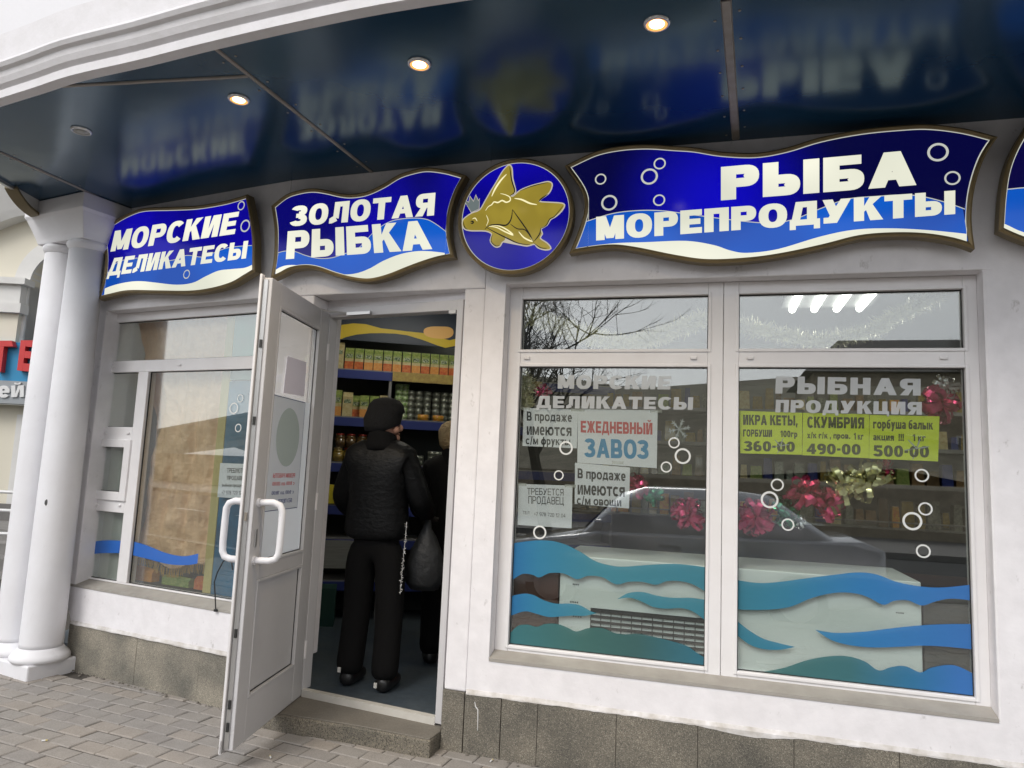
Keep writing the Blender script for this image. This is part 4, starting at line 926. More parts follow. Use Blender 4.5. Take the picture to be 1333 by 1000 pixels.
lines(FC, ZY, t, [('ИКРА КЕТЫ,', 138, 222, 402, 280), ('ГОРБУШИ', 138, 292, 278, 328), ('100гр', 318, 298, 400, 338), ('360-00', 140, 348, 388, 398)], 'ink_y', bold=.07, slope=.015)
t = sheet(FC, ZY, [(427, 213), (747, 220), (745, 432), (424, 417)], 'middle yellow price sheet, 490-00', 'yellow_paper', g2)
lines(FC, ZY, t, [('СКУМБРИЯ', 447, 230, 722, 286), ('х/к г/к , пров.', 447, 305, 655, 343), ('1 кг', 672, 310, 718, 342), ('490-00', 445, 360, 705, 412)], 'ink_y', bold=.07, slope=.015)
t = sheet(FC, ZY, [(749, 222), (1085, 230), (1078, 447), (746, 433)], 'right yellow price sheet, 500-00', 'yellow_paper', g2)
lines(FC, ZY, t, [('горбуша балык', 765, 243, 1055, 300), ('акция  !!!    1 кг', 765, 312, 1018, 350), ('500-00', 765, 368, 1035, 424)], 'ink_y', bold=.07, slope=.02)

# ------------------------------------------------------------------ left window (curtained)
wa = empty('side_window', FA.pt(-.9, GO, SIA), 'divided white window left of the door with a beige curtain behind it', 'window')
def A(x, y, o=GO): return FA.sz(x, y, o)
aT, aU, aM, aB = 2.357, 2.077, 1.995, .560
aL = A(148.5, 421)[0]; aR = -.16
m1 = A(184.5, 486)[0]; m2 = A(197.5, 486)[0]
r1 = A(155, 556)[1]; c1 = A(152, 573)[1]; c2_ = A(145, 650)[1]; r2 = A(143, 666)[1]
fr = MB()
fr.box(FA, rsA0, aL, FO, GO+.04, SIA+.01, HA-.001); fr.box(FA, aR, rsA1, FO, GO+.04, SIA+.01, HA-.001)
fr.box(FA, aL, aR, FO+.001, GO+.04, aT, HA-.001); fr.box(FA, aL, aR, FO+.001, GO+.04, aM, aU); fr.box(FA, aL, aR, FO+.001, GO+.04, SIA+.01, aB+.02)
fr.box(FA, m1, m2, FO, GO+.04, aB+.02, aM)
fr.box(FA, aL, m1, FO+.001, GO+.04, c1, r1); fr.box(FA, aL, m1, FO+.001, GO+.04, r2, c2_)
fr.build('frame', M['pvc'], wa, bevel=.004)
sh = MB(); e = .055
sh.box(FA, aL-.012, aL+.05, FO-.014, GO-.002, c2_-.004, c1+.004); sh.box(FA, m1-.05, m1+.012, FO-.014, GO-.002, c2_-.004, c1+.004)
sh.box(FA, aL+.05, m1-.05, FO-.0135, GO-.002, c1-.05, c1+.004); sh.box(FA, aL+.05, m1-.05, FO-.0135, GO-.002, c2_-.004, c2_+.055); sh.build('small_sash', M['pvc'], wa, bevel=.004)
pane(FA, aL, aR, aU, aT, wa); pane(FA, m2, aR, aB+.02, aM, wa); pane(FA, aL, m1, r1, aM, wa); pane(FA, aL+.05, m1-.05, c2_+.055, c1-.05, wa); pane(FA, aL, m1, aB+.02, r2, wa)
for x, y in ((147, 477), (234, 475), (138, 564), (167, 564), (126, 657), (156, 658)):
    s, z = A(x, y, FO); mb = MB(); mb.box(FA, s-.014, s+.014, FO-.008, FO+.001, z-.006, z+.006); mb.build('drain_cap', M['pvc'], wa)
s_ = sill(FA, rsA0+.001, rsA1-.001, SIA-.02)
s_.build('window_sill', M['sill'], bld)
Z7 = zoom(100, 600, 4.348)
film(FA, Z7, [(60, 462), (160, 450), (270, 453)], [(60, 530), (160, 522), (270, 523)], M['waveA'], wa, (aL+.004, m1-.004, aB, r2))
film(FA, Z7, [(318, 455), (400, 480), (500, 520), (600, 540), (688, 525)], [(318, 535), (400, 555), (520, 585), (620, 590), (688, 580)], M['waveA'], wa, (m2+.004, aR, aB, aM))
Z6 = zoom(100, 400, 5)
for q in ((1064, 593, 27), (1022, 658, 38), (1050, 786, 28)): sticker_ring(FA, Z6, *q, 0, wa)
# curtain
cu = MB(); o0 = GO+.09; zt_, zb_ = 2.42, .72
cs0, cs1 = A(196, 600, o0)[0]-.02, A(282, 600, o0)[0]; ct0 = A(175, 440, o0)[0]
from mathutils import noise as _ns
N_ = 170; rings = []
for k in range(91):
    v = k/90; z = zt_+(zb_-zt_)*v; a0 = ct0+(cs0+.02-ct0)*min(v*2.2, 1)-.10*max(v-.55, 0); row = []
    for i in range(N_+1):
        u = i/N_; s = a0+(cs1-a0)*u
        o = o0+.010*math.sin(u*19+v*3)+.006*math.sin(u*41+1.7*v)+.008*math.sin(v*17+u*5)+.017*_ns.noise(Vector((u*9, v*16, 1)))+.011*abs(_ns.noise(Vector((u*19, v*34, 5))))
        row.append(FA.pt(s, o, z+(.03*math.sin(u*9) if k == 90 else 0)))
    rings.append(row)
cu.loft(rings, close=False)
co = cu.build('curtain_cloth', M['curtain'], None, smooth=True)
ct = empty('curtain', FA.pt(-.9, o0, zb_), 'crumpled beige satin curtain hanging behind the left window', 'curtain'); adopt(co, ct)
fg = MB(); rr = random.Random(9)
for i in range(110):
    s = cs0-.06+(cs1-cs0+.06)*i/110; z = zb_+.03*math.sin((i/110)*9); q = FA.pt(s, o0+rr.uniform(-.015, .015), z); fg.tube([q, q+Vector((rr.uniform(-.006, .006), 0, -.05-rr.uniform(0, .02)))], .002, 3)
fg.build('fringe', M['fringe'], ct)
ps0, ps1 = A(279, 600, GO+.05)[0], A(289, 600, GO+.05)[0]
mb = MB(); mb.box(FA, ps0, ps1, GO+.05, GO+.07, .58, 2.42); tag(mb.build('yellow_plank', M['plank']), 'upright yellow plank between the curtain and the blue poster', 'plank')
mb = MB(); mb.box(FA, ps1+.003, aR+.05, GO+.052, GO+.062, .58, 1.93); tag(mb.build('sea_poster', M['poster']), 'dark blue sea poster filling the right of the left window', 'poster')
mb = MB(); mb.box(FA, ps1+.003, aR+.05, GO+.052, GO+.062, 1.94, 2.42); tag(mb.build('green_panel', M['poster_g']), 'pale green panel above the blue poster', 'panel')
mb = MB(); mb.box(FA, aL-.03, m1+.02, GO+.04, GO+.05, .58, 1.50); tag(mb.build('backing_board', M['board']), 'pale board closing the lower part of the narrow lights', 'board')
t = sheet(FA, Z7, [(812, 12), (955, 18), (945, 216), (795, 205)], 'small white notice with grey lettering beside the door edge', o=GO+.012)
lines(FA, Z7, t, [('ТРЕБУЮТСЯ', 850, 40, 962, 68), ('ПРОДАВЦЫ', 850, 84, 962, 112), ('рыбной продукции', 822, 128, 965, 150), ('+7 978 720 12 04', 820, 168, 962, 190)], 'ink', o=GO+.0112, bold=.02, slope=.02)
for (x0, x1, z0, z1, c, l) in ((-1.35, -1.15, .58, .68, 'c_orange', 'orange packet on the sill behind the left window'), (-1.05, -.8, .58, .65, 'c_green', 'green packet under the curtain fringe'), (-.75, -.6, .58, .67, 'c_red', 'red packet beside the yellow plank')):
    mb = MB(); mb.loft([[FA.pt(x0+(x1-x0)*u, GO+.1+.06*vv, z0+(z1-z0)*h*(1-.3*abs(u-.4))) for u in (0, .3, .7, 1)]+[FA.pt(x1, GO+.1+.06*vv, z0), FA.pt(x0, GO+.1+.06*vv, z0)] for vv, h in ((0, .7), (.3, 1), (.8, .9), (1, .6))]); tag(mb.build('food_packet', M[c]), l, 'packet', 'packets behind the left window')
lf = MB(); q0 = FA.sz(286, 762, -.01); lf.tube([FA.pt(*(lambda s: (s[0], -.012, s[1]))(FA.sz(x, y, -.012))) for x, y in ((281, 796), (280, 775), (279, 758), (283, 745), (290, 732), (298, 722), (301, 730), (303, 742))], .004, 6)
lf.lathe(FA.pt(FA.sz(281, 792, -.012)[0], -.012, FA.sz(281, 792, -.012)[1]-.012), [(.001, -.008), (.012, -.006), (.013, .004), (.004, .01)], 8)
tag(lf.build('black_cord', M['gasket']), 'thin black cord holding the open door back, looped to the sill', 'cord')

# ------------------------------------------------------------------ door
DZ0, DZ1 = .125, 2.314
df = empty('door_frame', FD.pt(.44, 0, DZ0), 'white plastic door frame around the open doorway', 'door frame')
Wd = .884
mb = MB()
mb.box(FD, -.075, .0, -.015, .06, DZ0, DZ1+.06); mb.box(FD, Wd, Wd+.04, -.02, .06, .10, DZ1+.06); mb.box(FD, 0, Wd, -.0145, .06, DZ1, DZ1+.06)
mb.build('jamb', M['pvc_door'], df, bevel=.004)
mb = MB(); mb.box(FD, -.0745, Wd+.039, -.0, .12, DZ1+.061, HA+.02); mb.build('head_panel', M['white'], df)
mb = MB(); mb.box(FD, .0, Wd, -.02, .02, DZ0-.04, DZ0+.004); mb.build('threshold_strip', M['pvc_old'], df)
# closer on the head
mb = MB(); a = FD.sz(432, 410, -.03); b = FD.sz(484, 411, -.03); s0_, s1_ = FD.sz(452, 411, -.03)[0], FD.sz(482, 412, -.03)[0]
zc_ = DZ1+.015
mb.box(FD, s0_, s1_, -.038, -.02, zc_-.012, zc_+.006); mb.tube([FD.pt(s0_, -.03, zc_), FD.pt(.02, -.06, zc_+.012), FD.pt(-.02, -.14, zc_+.02)], .006, 6); mb.build('door_closer', M['alu'], df)
mb = MB(); mb.box(FD, Wd-.05, Wd-.008, -.02, -.0, DZ1-.018, DZ1); mb.build('strike_plate', M['letter_white'], df)
# leaf: opens outward
h0 = Vector((-1.135, 4.30, 0)); h1 = Vector((-1.213, 3.475, 0)); dv = (h0-h1).normalized(); ang = math.atan2(-dv.y, dv.x)
FL = Frame(h1, ang); LW = (h0-h1).length; LT = .046    # s from free edge to hinge, o negative/positive across leaf
front = -1 if FL.n.dot(-h1) > 0 else 1                # which side faces the camera
nz = FL.n
# face towards camera is the o=0 side; the leaf's back lies at o=+LT
door = empty('entrance_door', h0, 'white plastic glazed door standing wide open with long bow handles on both sides', 'door')
LZ0, LZ1 = .095, 2.335
def lf_sz(x, y): return FL.sz(x, y, 0)
gb = lf_sz(338, 735)[1]; gt = lf_sz(365, 398)[1]; ga = .115; gbx = LW-.135; pb = lf_sz(300, 925)[1]; pt_ = lf_sz(335, 755)[1]
if not (.8 < gb < 1.2): gb = .98
if not (2.0 < gt < 2.3): gt = 2.17
if not (.15 < pb < .45): pb = .30
if not (.7 < pt_ < gb-.03): pt_ = gb-.10
mb = MB()
mb.box(FL, 0, ga, 0, LT, LZ0, LZ1); mb.box(FL, gbx, LW, 0, LT, LZ0, LZ1); mb.box(FL, ga, gbx, .001, LT-.001, gt, LZ1); mb.box(FL, ga, gbx, .001, LT-.001, LZ0, pb); mb.box(FL, ga, gbx, .001, LT-.001, pt_, gb)
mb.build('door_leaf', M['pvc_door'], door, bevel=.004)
mb = MB(); mb.box(FL, -.018, .012, LT+.0005, LT+.014, LZ0-.015, LZ1+.015); mb.box(FL, -.018, LW*.2, LT+.0005, LT+.012, LZ0-.012, LZ0+.05); mb.build('rebate_flange', M['pvc'], door, bevel=.003)
mb = MB(); mb.box(FL, -.006, -.0005, .02, LT-.004, LZ0+.01, LZ1-.01); mb.build('lock_rail', M['alu'], door)
for z in (1.62, 1.16, .62, .30, .2, 2.0): mb = MB(); mb.box(FL, -.012, -.006, .024, .036, z-.02, z+.02); mb.build('latch', M['gasket'] if z != 1.16 else M['seam'], door)
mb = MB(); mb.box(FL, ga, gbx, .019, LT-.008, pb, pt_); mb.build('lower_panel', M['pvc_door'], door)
bd = MB()
for c, d in ((pb, pt_), (gb, gt)):
    k = .014
    for o_ in (-.003, ):
        bd.box(FL, ga-.001, ga+k, o_, .022, c, d); bd.box(FL, gbx-k, gbx+.001, o_, .022, c, d); bd.box(FL, ga+k, gbx-k, o_, .022, c, c+k); bd.box(FL, ga+k, gbx-k, o_, .022, d-k, d)
bd.build('glazing_bead', M['pvc_door'], door, bevel=.003)
gk = MB()
for q in ((ga+.014, gbx-.014, pb+.014, pb+.019), (ga+.014, gbx-.014, gb+.014, gb+.019), (gbx-.018, gbx-.014, gb+.014, gt-.014), (ga+.014, gbx-.014, gt-.019, gt-.014), (gbx-.018, gbx-.014, pb+.014, pt_-.014)): gk.box(FL, q[0], q[1], .015, .0187, q[2], q[3])
gk.build('gasket', M['gasket'], door)
mb = MB(); mb.box(FL, ga, gbx, .024, .030, gb, gt); mb.build('glass_pane', M['glass_door'], door)
M['frost_sheet'] = translucent(mat('white_film', (.84, .86, .88), .6), .55)
# handles
def bow(o, sg, h0z, h1z, s):
    mb = MB(); pts = []
    L = [(s, o, h1z), (s+.0, o+sg*.12, h1z)]
    path = [Vector((s, o, h1z)), Vector((s+.01, o+sg*.075, h1z+.002)), Vector((s+.012, o+sg*.105, h1z-.01)), Vector((s+.014, o+sg*.118, h1z-.035)), Vector((s+.014, o+sg*.12, h1z-.08)), Vector((s+.012, o+sg*.12, h0z+.08)), Vector((s+.012, o+sg*.118, h0z+.035)), Vector((s+.01, o+sg*.105, h0z+.01)), Vector((s+.008, o+sg*.075, h0z)), Vector((s, o, h0z))]
    mb.tube([FL.pt(*p) for p in path], .0165, 16); mb.build('bow_handle', M['column'], door, smooth=True)
    for z in (h0z, h1z): mb = MB(); mb.tube([FL.pt(s, o, z), FL.pt(s, o+sg*.01, z)], .022, 16); mb.build('handle_rose', M['column'], door)
ht, hb = 1.275, 1.035
HS = .05
zt2, zb2 = FL.sz(318, 656, 0)[1], FL.sz(310, 735, 0)[1]
ht, hb = zt2, zb2
bow(0, -1, hb, ht, HS); bow(LT+.001, 1, hb, ht, HS)
mb = MB(); mb.box(FL, HS-.012, HS+.012, -.006, .0, (hb+ht)/2-.075, (hb+ht)/2+.01); mb.build('lock_plate', M['alu'], door, bevel=.003)
for z in (2.1, 1.2, .35): mb = MB(); mb.tube([FL.pt(LW+.008, .0, z-.05), FL.pt(LW+.008, .0, z+.05)], .011, 10); mb.build('hinge', M['pvc'], door)
# opening-hours sheet on the glass (seen from behind, mirrored) and a plain note above it
def dq(pts, o=.0225): return [FL.sz(x, y, o) for x, y in pts]
Zd = zoom(300, 500, 4.545)
hs_ = empty('hours_sheet', FL.pt(.4, .02, 1.2), 'white opening-hours sheet on the door glass, seen from the back with a grey oval', 'notice')
o_ = .0215
c = [FL.sz(*Zd(p), o_) for p in ((262, 63), (448, 112), (388, 735), (196, 755))]
z_top, z_bot = (c[0][1]+c[1][1])/2, (c[2][1]+c[3][1])/2; sa, sb = (c[0][0]+c[3][0])/2, (c[1][0]+c[2][0])/2
mb = MB(); mb.box(FL, ga+.002, gbx-.02, o_+.0012, o_+.0020, gb+.016, z_top+.004); mb.build('white_film', M['frost_sheet'], door)
print('hours sheet', sa, sb, z_bot, z_top, 'glass', ga, gbx, gb, gt)
mb = MB(); mb.box(FL, sa, sb, o_, o_+.0008, z_bot, z_top); mb.build('sheet', translucent(mat('backlit_sheet', (.82, .84, .86), .7), .55), hs_)
bl = MB(); k = .0035
for q in ((sa, sb, z_bot, z_bot+k), (sa, sb, z_top-k, z_top), (sa, sa+k, z_bot+k, z_top-k), (sb-k, sb, z_bot+k, z_top-k)): bl.flat(FL, [(q[0], q[2]), (q[1], q[2]), (q[1], q[3]), (q[0], q[3])], o_-.0006)
bl.build('border', mat('navy_border', (.03, .03, .14), .6), hs_)
mb = MB(); cs_, cz_ = sa+(sb-sa)*.52, z_bot+(z_top-z_bot)*.65; ra, rb = (sb-sa)*.36, (z_top-z_bot)*.265
mb.flat(FL, [(cs_+ra*math.cos(i*math.pi/20), cz_+rb*math.sin(i*math.pi/20)) for i in range(40)], o_-.0006); mb.build('oval', mat('grey_oval', (.44, .52, .52), .6), hs_)
def hl_(txt, v0, v1, m, u0=.16, u1=.84):
    q = [(sa+(sb-sa)*u0, z_bot+(z_top-z_bot)*v0), (sa+(sb-sa)*u1, z_bot+(z_top-z_bot)*v0), (sa+(sb-sa)*u1, z_bot+(z_top-z_bot)*v1), (sa+(sb-sa)*u0, z_bot+(z_top-z_bot)*v1)]
    text(FL, txt, q, o_-.0008, M[m], hs_, .02, flip=True)
hl_('РЕЖИМ РАБОТЫ', .285, .325, 'ink_red'); hl_('с 8:00 до 20:00', .215, .25, 'ink_red')
M['ink_navy'] = mat('navy_ink', (.04, .05, .22), .7)
hl_('с 9:00 до 18:00', .135, .17, 'ink_navy'); hl_('БЕЗ ПЕРЕРЫВА', .06, .095, 'ink_navy', .2, .8)
mb = MB(); q = [FL.sz(*zoom(280, 350, 3.125)(p), o_) for p in ((295, 355), (372, 380), (362, 520), (278, 505))]
mb.prism(FL, q, o_, o_+.0008); tag(mb.build('small_note', mat('lilac_note', (.74, .71, .82), .8)), 'small lilac note stuck on the door glass above the hours sheet', 'notice')

# ------------------------------------------------------------------ door step
sp = [ground(x, y, .09) for x, y in ((300, 916), (363, 929), (470, 946), (560, 963))]
rgt = FB.pt(jr-.001, -.013, 0); bk0, bk1 = FD.pt(-.1, .02, 0), FD.pt(Wd+.03, .02, 0)
outl = [(p.x, p.y) for p in sp]+[(rgt.x, rgt.y), (bk1.x, bk1.y), (bk0.x, bk0.y)]
st = empty('door_step', (-.8, 4., 0), 'worn grey-brown concrete step in front of the doorway', 'step')
mb = MB(); mb.slab(outl, -.02, .083); mb.build('step_block', M['step'], st, bevel=.008, merge=True)
ins = [(x+.012 if i == 0 else x-.004, y+.012) for i, (x, y) in enumerate(outl[:4])]+outl[4:]
mb = MB(); mb.slab(ins, .081, .09); mb.build('step_screed', M['stepskin'], st, bevel=.004, merge=True)

for i, (x, y, a_) in enumerate(((58, 964, .4), (352, 985, 2.0), (640, 990, 1.1))):
    c = ground(x, y, .006); d_ = Vector((math.cos(a_), math.sin(a_), 0))*.013; mb = MB(); mb.tube([c-d_, c+d_*.3], .0038, 8); mb.tube([c+d_*.3, c+d_], .004, 8, 1)
    tag(mb.build('cigarette_end', [M['letter_white'], M['plank']]), ('cigarette end on the paving below the twin columns', 'cigarette end on the paving in front of the door step', 'cigarette end on the paving at the foot of the right plinth')[i], 'litter', 'cigarette ends on the paving')
# ------------------------------------------------------------------ illuminated signs
def sign(F, Z, outline, label, t_, off, depth, face, band=None, white=None, line=True, name='illuminated_sign'):
    P = [F.sz(*Z(p), off) for p in outline]
    t = empty(name, F.pt(sum(p[0] for p in P)/len(P), off, min(p[1] for p in P)), label, 'sign', 'illuminated signs above the shop front')
    # corners keep sharp: outline given as list of segments
    return t, P
def seg_outline(F, Z, segs, off):
    out = []
    for s in segs: out += crom([F.sz(*Z(p), off) for p in s], 5)[:-1]
    return out
def make_sign(F, Zs, segs, label, face, band, white, cat='sign', off=-.10, depth=.055):
    Z = (lambda p: p) if Zs is None else Zs
    P = seg_outline(F, Z, segs, off)
    t = empty('illuminated_sign', F.pt(sum(p[0] for p in P)/len(P), off, min(p[1] for p in P)), label, 'sign', 'illuminated signs above the shop front')
    mb = MB(); mb.prism(F, P, off+.010, off+depth); mb.build('sign_box', M['bronze_side'], t)
    # raised rim
    I = inset(P, .020); rim = MB(); n = len(P)
    rim.loft([[F.pt(*(P[i][0], off+.012, P[i][1])), F.pt(P[i][0], off, P[i][1]), F.pt(*((P[i][0]*.6+I[i][0]*.4), off-.005, (P[i][1]*.6+I[i][1]*.4))), F.pt(I[i][0], off, I[i][1]), F.pt(I[i][0], off+.009, I[i][1])] for i in list(range(n))+[0]], close=False)
    rim.build('rim', M['bronze'], t)
    W_ = inset(P, .019); mb = MB(); strip(mb, F, W_, None, None, off+.0075, 260); mb.build('white_margin', M['s_line'], t)
    Q = inset(P, .0245); mb = MB(); strip(mb, F, Q, None, None, off+.006, 260); mb.build('blue_face', M[face], t)
    if band:
        bc = sorted(crom([F.sz(*Z(p), off) for p in band], 5)); mb = MB(); strip(mb, F, Q, None, bc, off+.0048, 260); mb.build('wave_band', M['s_band'], t)
        mb = MB(); lo_ = [(a, b-.0022) for a, b in bc]; hi_ = [(a, b+.0022) for a, b in bc]; strip(mb, F, Q, lo_, hi_, off+.004, 260); mb.build('wave_line', M['s_line'], t)
    if white:
        wc = sorted(crom([F.sz(*Z(p), off) for p in white], 5)); mb = MB(); strip(mb, F, W_, None, wc, off+.0036, 260, minh=.004, one=True); mb.build('white_wave', M['s_white'], t)
    return t
TO = -.10+.003
def srings(F, Z, L, t):
    for x, y, r in L:
        s, z = F.sz(*Z((x, y)), TO); _, z2 = F.sz(*Z((x, y+r)), TO); mb = MB(); mb.ring(F, s, z, abs(z-z2), abs(z-z2)*.24, TO); mb.build('bubble', M['s_line'], t)
Za = zoom(120, 200, 4.76)
tA = make_sign(FA, Za, [[(75, 465), (150, 410), (240, 362), (330, 336), (500, 330), (650, 322), (800, 298), (900, 272), (962, 252)], [(962, 252), (985, 370), (1005, 520), (1006, 650), (1006, 730)],
     [(1006, 730), (940, 770), (860, 815), (740, 850), (600, 868), (400, 866), (220, 864), (110, 885), (30, 905)], [(30, 905), (55, 830), (75, 740), (80, 640), (72, 540), (75, 465)]],
     'leftmost wavy blue sign with two lines of slanted white lettering and bubbles', 's_blue',
     [(20, 850), (90, 740), (150, 675), (240, 650), (330, 648), (480, 662), (580, 630), (680, 640), (760, 610), (850, 580), (1020, 566)],
     [(20, 870), (55, 845), (130, 815), (220, 795), (300, 790), (400, 800), (520, 812), (620, 800), (700, 760), (780, 725), (860, 715), (950, 705), (1020, 670)])
text(FA, 'МОРСКИЕ', pq(FA, Za, [(112, 610), (882, 500), (912, 357), (142, 478)], TO), TO, M['s_white'], tA, .07, track=.01)
text(FA, 'ДЕЛИКАТЕСЫ', pq(FA, Za, [(88, 778), (950, 668), (968, 538), (122, 648)], TO), TO, M['s_white'], tA, .066, track=.0)
srings(FA, Za, [(923, 323, 28), (948, 448, 38), (585, 748, 28)], tA)
Zb = zoom(330, 200, 4.76)
tB = make_sign(FB, Zb, [[(110, 325), (200, 255), (290, 225), (370, 215), (450, 225), (540, 245), (610, 250), (700, 235), (800, 190), (900, 130), (1000, 98), (1080, 86), (1180, 97), (1260, 117), (1318, 135)],
     [(1318, 135), (1265, 230), (1230, 330), (1215, 420), (1218, 520), (1243, 640)], [(1243, 640), (1150, 655), (1050, 685), (950, 722), (850, 762), (760, 788), (690, 795), (600, 783), (500, 757), (400, 722), (320, 710), (230, 722), (160, 757), (105, 780)],
     [(105, 780), (125, 650), (130, 550), (128, 450), (110, 325)]], 'wavy blue sign above the open door, between the slanted sign and the round emblem', 's_blue',
     [(90, 635), (180, 605), (250, 605), (320, 630), (400, 648), (480, 645), (560, 620), (640, 590), (700, 530), (760, 470), (850, 418), (950, 400), (1050, 402), (1120, 430), (1240, 520)],
     [(90, 750), (160, 705), (220, 690), (300, 695), (380, 715), (460, 735), (560, 748), (640, 740), (720, 710), (800, 665), (900, 625), (1000, 605), (1100, 605), (1260, 625)])
text(FB, 'ЗОЛОТАЯ', pq(FB, Zb, [(222, 455), (1118, 385), (1128, 240), (238, 325)], TO), TO, M['s_white'], tB, .075, track=.0)
text(FB, 'РЫБКА', pq(FB, Zb, [(200, 655), (1108, 592), (1075, 412), (212, 482)], TO), TO, M['s_white'], tB, .075, track=.0)
def I(p): return p
tC = make_sign(FC, None, [[(735, 216), (756, 205.6), (778.8, 196), (808.9, 190), (842.6, 188), (876, 190), (905, 192), (940, 197.5), (984, 199), (1024, 192), (1067, 179), (1121, 168.5), (1176, 163), (1212, 162), (1256, 167.4), (1299, 178.3)],
     [(1299, 178.3), (1281, 206.5), (1268.5, 246.4), (1264.9, 286), (1269, 324.3)], [(1269, 324.3), (1241, 315), (1201, 308.7), (1158, 308), (1118, 311.6), (1074, 322.5), (1024, 333.3), (977, 340), (922, 342.5), (879, 337), (824, 326), (790, 323.3), (741, 330)],
     [(741, 330), (754.4, 296.3), (760.8, 270), (756.3, 247), (735, 216)]], 'long wavy dark blue sign above the two front windows with seven bubbles', 's_navy',
     [(735, 295), (760, 288.8), (797.6, 277.6), (831, 273.8), (860, 274), (886, 277), (940, 284.4), (995, 289.9), (1031, 286), (1067, 271.7), (1103, 259), (1140, 255.4), (1187, 253.6), (1230, 262.7), (1275, 279)],
     [(735, 325), (793.8, 317), (842, 315), (893, 313.4), (929, 318.8), (951, 326), (973, 329), (1013, 324), (1067, 308), (1111, 299), (1158, 297), (1212, 299.6), (1275, 306)])
text(FC, 'РЫБА', [FC.sz(x, y, TO) for x, y in ((938.5, 261), (1193, 241), (1193, 195), (938.5, 217.5))], TO, M['s_white'], tC, .095, track=.0)
text(FC, 'МОРЕПРОДУКТЫ', [FC.sz(x, y, TO) for x, y in ((776, 318.5), (1243.5, 284), (1243.5, 247.5), (776, 282))], TO, M['s_white'], tC, .083, track=.0)
z2_ = zoom(400, 0, 2.666); z3_ = zoom(850, 0, 2.76)
srings(FC, z2_, [(1018, 622, 19), (1187, 613, 28), (1223, 568, 20), (1048, 704, 27), (1221, 695, 20)], tC); srings(FC, z3_, [(1024, 547, 33), (1076, 640, 25)], tC)
tD = make_sign(FC, None, [[(1345, 150), (1400, 128), (1470, 118), (1560, 128), (1620, 135)], [(1620, 135), (1625, 250), (1620, 330)], [(1620, 330), (1500, 345), (1400, 335), (1333, 314), (1300, 300)], [(1300, 300), (1303, 255), (1309, 219), (1322, 187), (1345, 150)]],
     'next wavy blue sign, only its left end in view at the right edge', 's_navy2', [(1290, 246), (1311, 246), (1350, 244), (1450, 250), (1640, 240)], [(1290, 285), (1310, 292), (1345, 305), (1450, 320), (1640, 300)])
# round emblem
Ze = zoom(560, 190, 5.555); FE = FC; EO = -.115
cs, cz = FE.sz(669.5, 281, EO); er = (FE.sz(669.5, 205, EO)[1]-FE.sz(669.5, 357, EO)[1])/2; ew = (FE.sz(744.5, 281, EO)[0]-FE.sz(596.5, 281, EO)[0])/2
print('emblem radii', er, ew)
er = (er+ew)/2
te = empty('round_emblem', FE.pt(cs, EO, cz-er), 'round blue illuminated emblem with a crowned golden fish between the signs', 'sign')
def circ(r, n=72): return [(cs+r*math.cos(2*math.pi*i/n), cz+r*math.sin(2*math.pi*i/n)) for i in range(n)]
mb = MB(); mb.prism(FE, circ(er), EO+.01, EO+.06); mb.build('sign_box', M['bronze_side'], te)
rim = MB(); P = circ(er); I_ = circ(er-.021)
rim.loft([[FE.pt(P[i][0], EO+.012, P[i][1]), FE.pt(P[i][0], EO, P[i][1]), FE.pt(P[i][0]*.6+I_[i][0]*.4, EO-.006, P[i][1]*.6+I_[i][1]*.4), FE.pt(I_[i][0], EO, I_[i][1]), FE.pt(I_[i][0], EO+.009, I_[i][1])] for i in list(range(72))+[0]], close=False); rim.build('rim', M['bronze'], te)
mb = MB(); mb.flat(FE, circ(er-.018), EO+.0075); mb.build('white_margin', M['s_line'], te)
mb = MB(); mb.flat(FE, circ(er-.0245), EO+.006); mb.build('blue_face', M['s_blue'], te)
def ep(L, o): return [FE.sz(*Ze(p), o) for p in L]
fish = [(238, 545), (250, 525), (300, 490), (360, 465), (400, 400), (440, 330), (480, 265), (520, 195), (550, 158), (572, 142), (588, 165), (592, 230), (602, 275), (614, 330), (592, 350), (580, 362), (602, 366), (650, 325), (720, 295), (790, 275), (850, 262), (877, 275), (872, 310), (850, 345), (800, 380), (787, 405), (870, 412), (950, 418), (967, 435), (942, 475), (902, 510), (867, 530), (842, 570), (797, 600), (807, 635), (792, 670), (842, 705), (868, 740), (830, 748), (780, 732), (755, 707), (700, 720), (640, 707), (590, 690), (545, 655), (540, 680), (517, 697), (502, 722), (475, 727), (450, 707), (438, 680), (448, 635), (400, 612), (300, 610), (255, 600), (236, 575)]
o1 = EO+.004; F1 = crom(ep(fish, o1), 3, True)
mb = MB(); mb.flat(FE, inset(F1, -.0065), EO+.0048); mb.build('fish_outline', M['emb_edge'], te)
mb = MB(); mb.flat(FE, F1, o1); fo = mb.build('golden_fish', M['gold'], te)
cr_ = ep([(298, 480), (246, 393), (280, 410), (288, 368), (313, 405), (330, 360), (348, 400), (356, 385), (352, 455)], o1)
mb = MB(); mb.flat(FE, inset(cr_, -.003), EO+.0044); mb.flat(FE, cr_, EO+.0040, 1); mb.build('crown', [M['emb_edge'], M['emb_grey']], te)
hi = MB(); ink = MB(); oo = EO+.0032
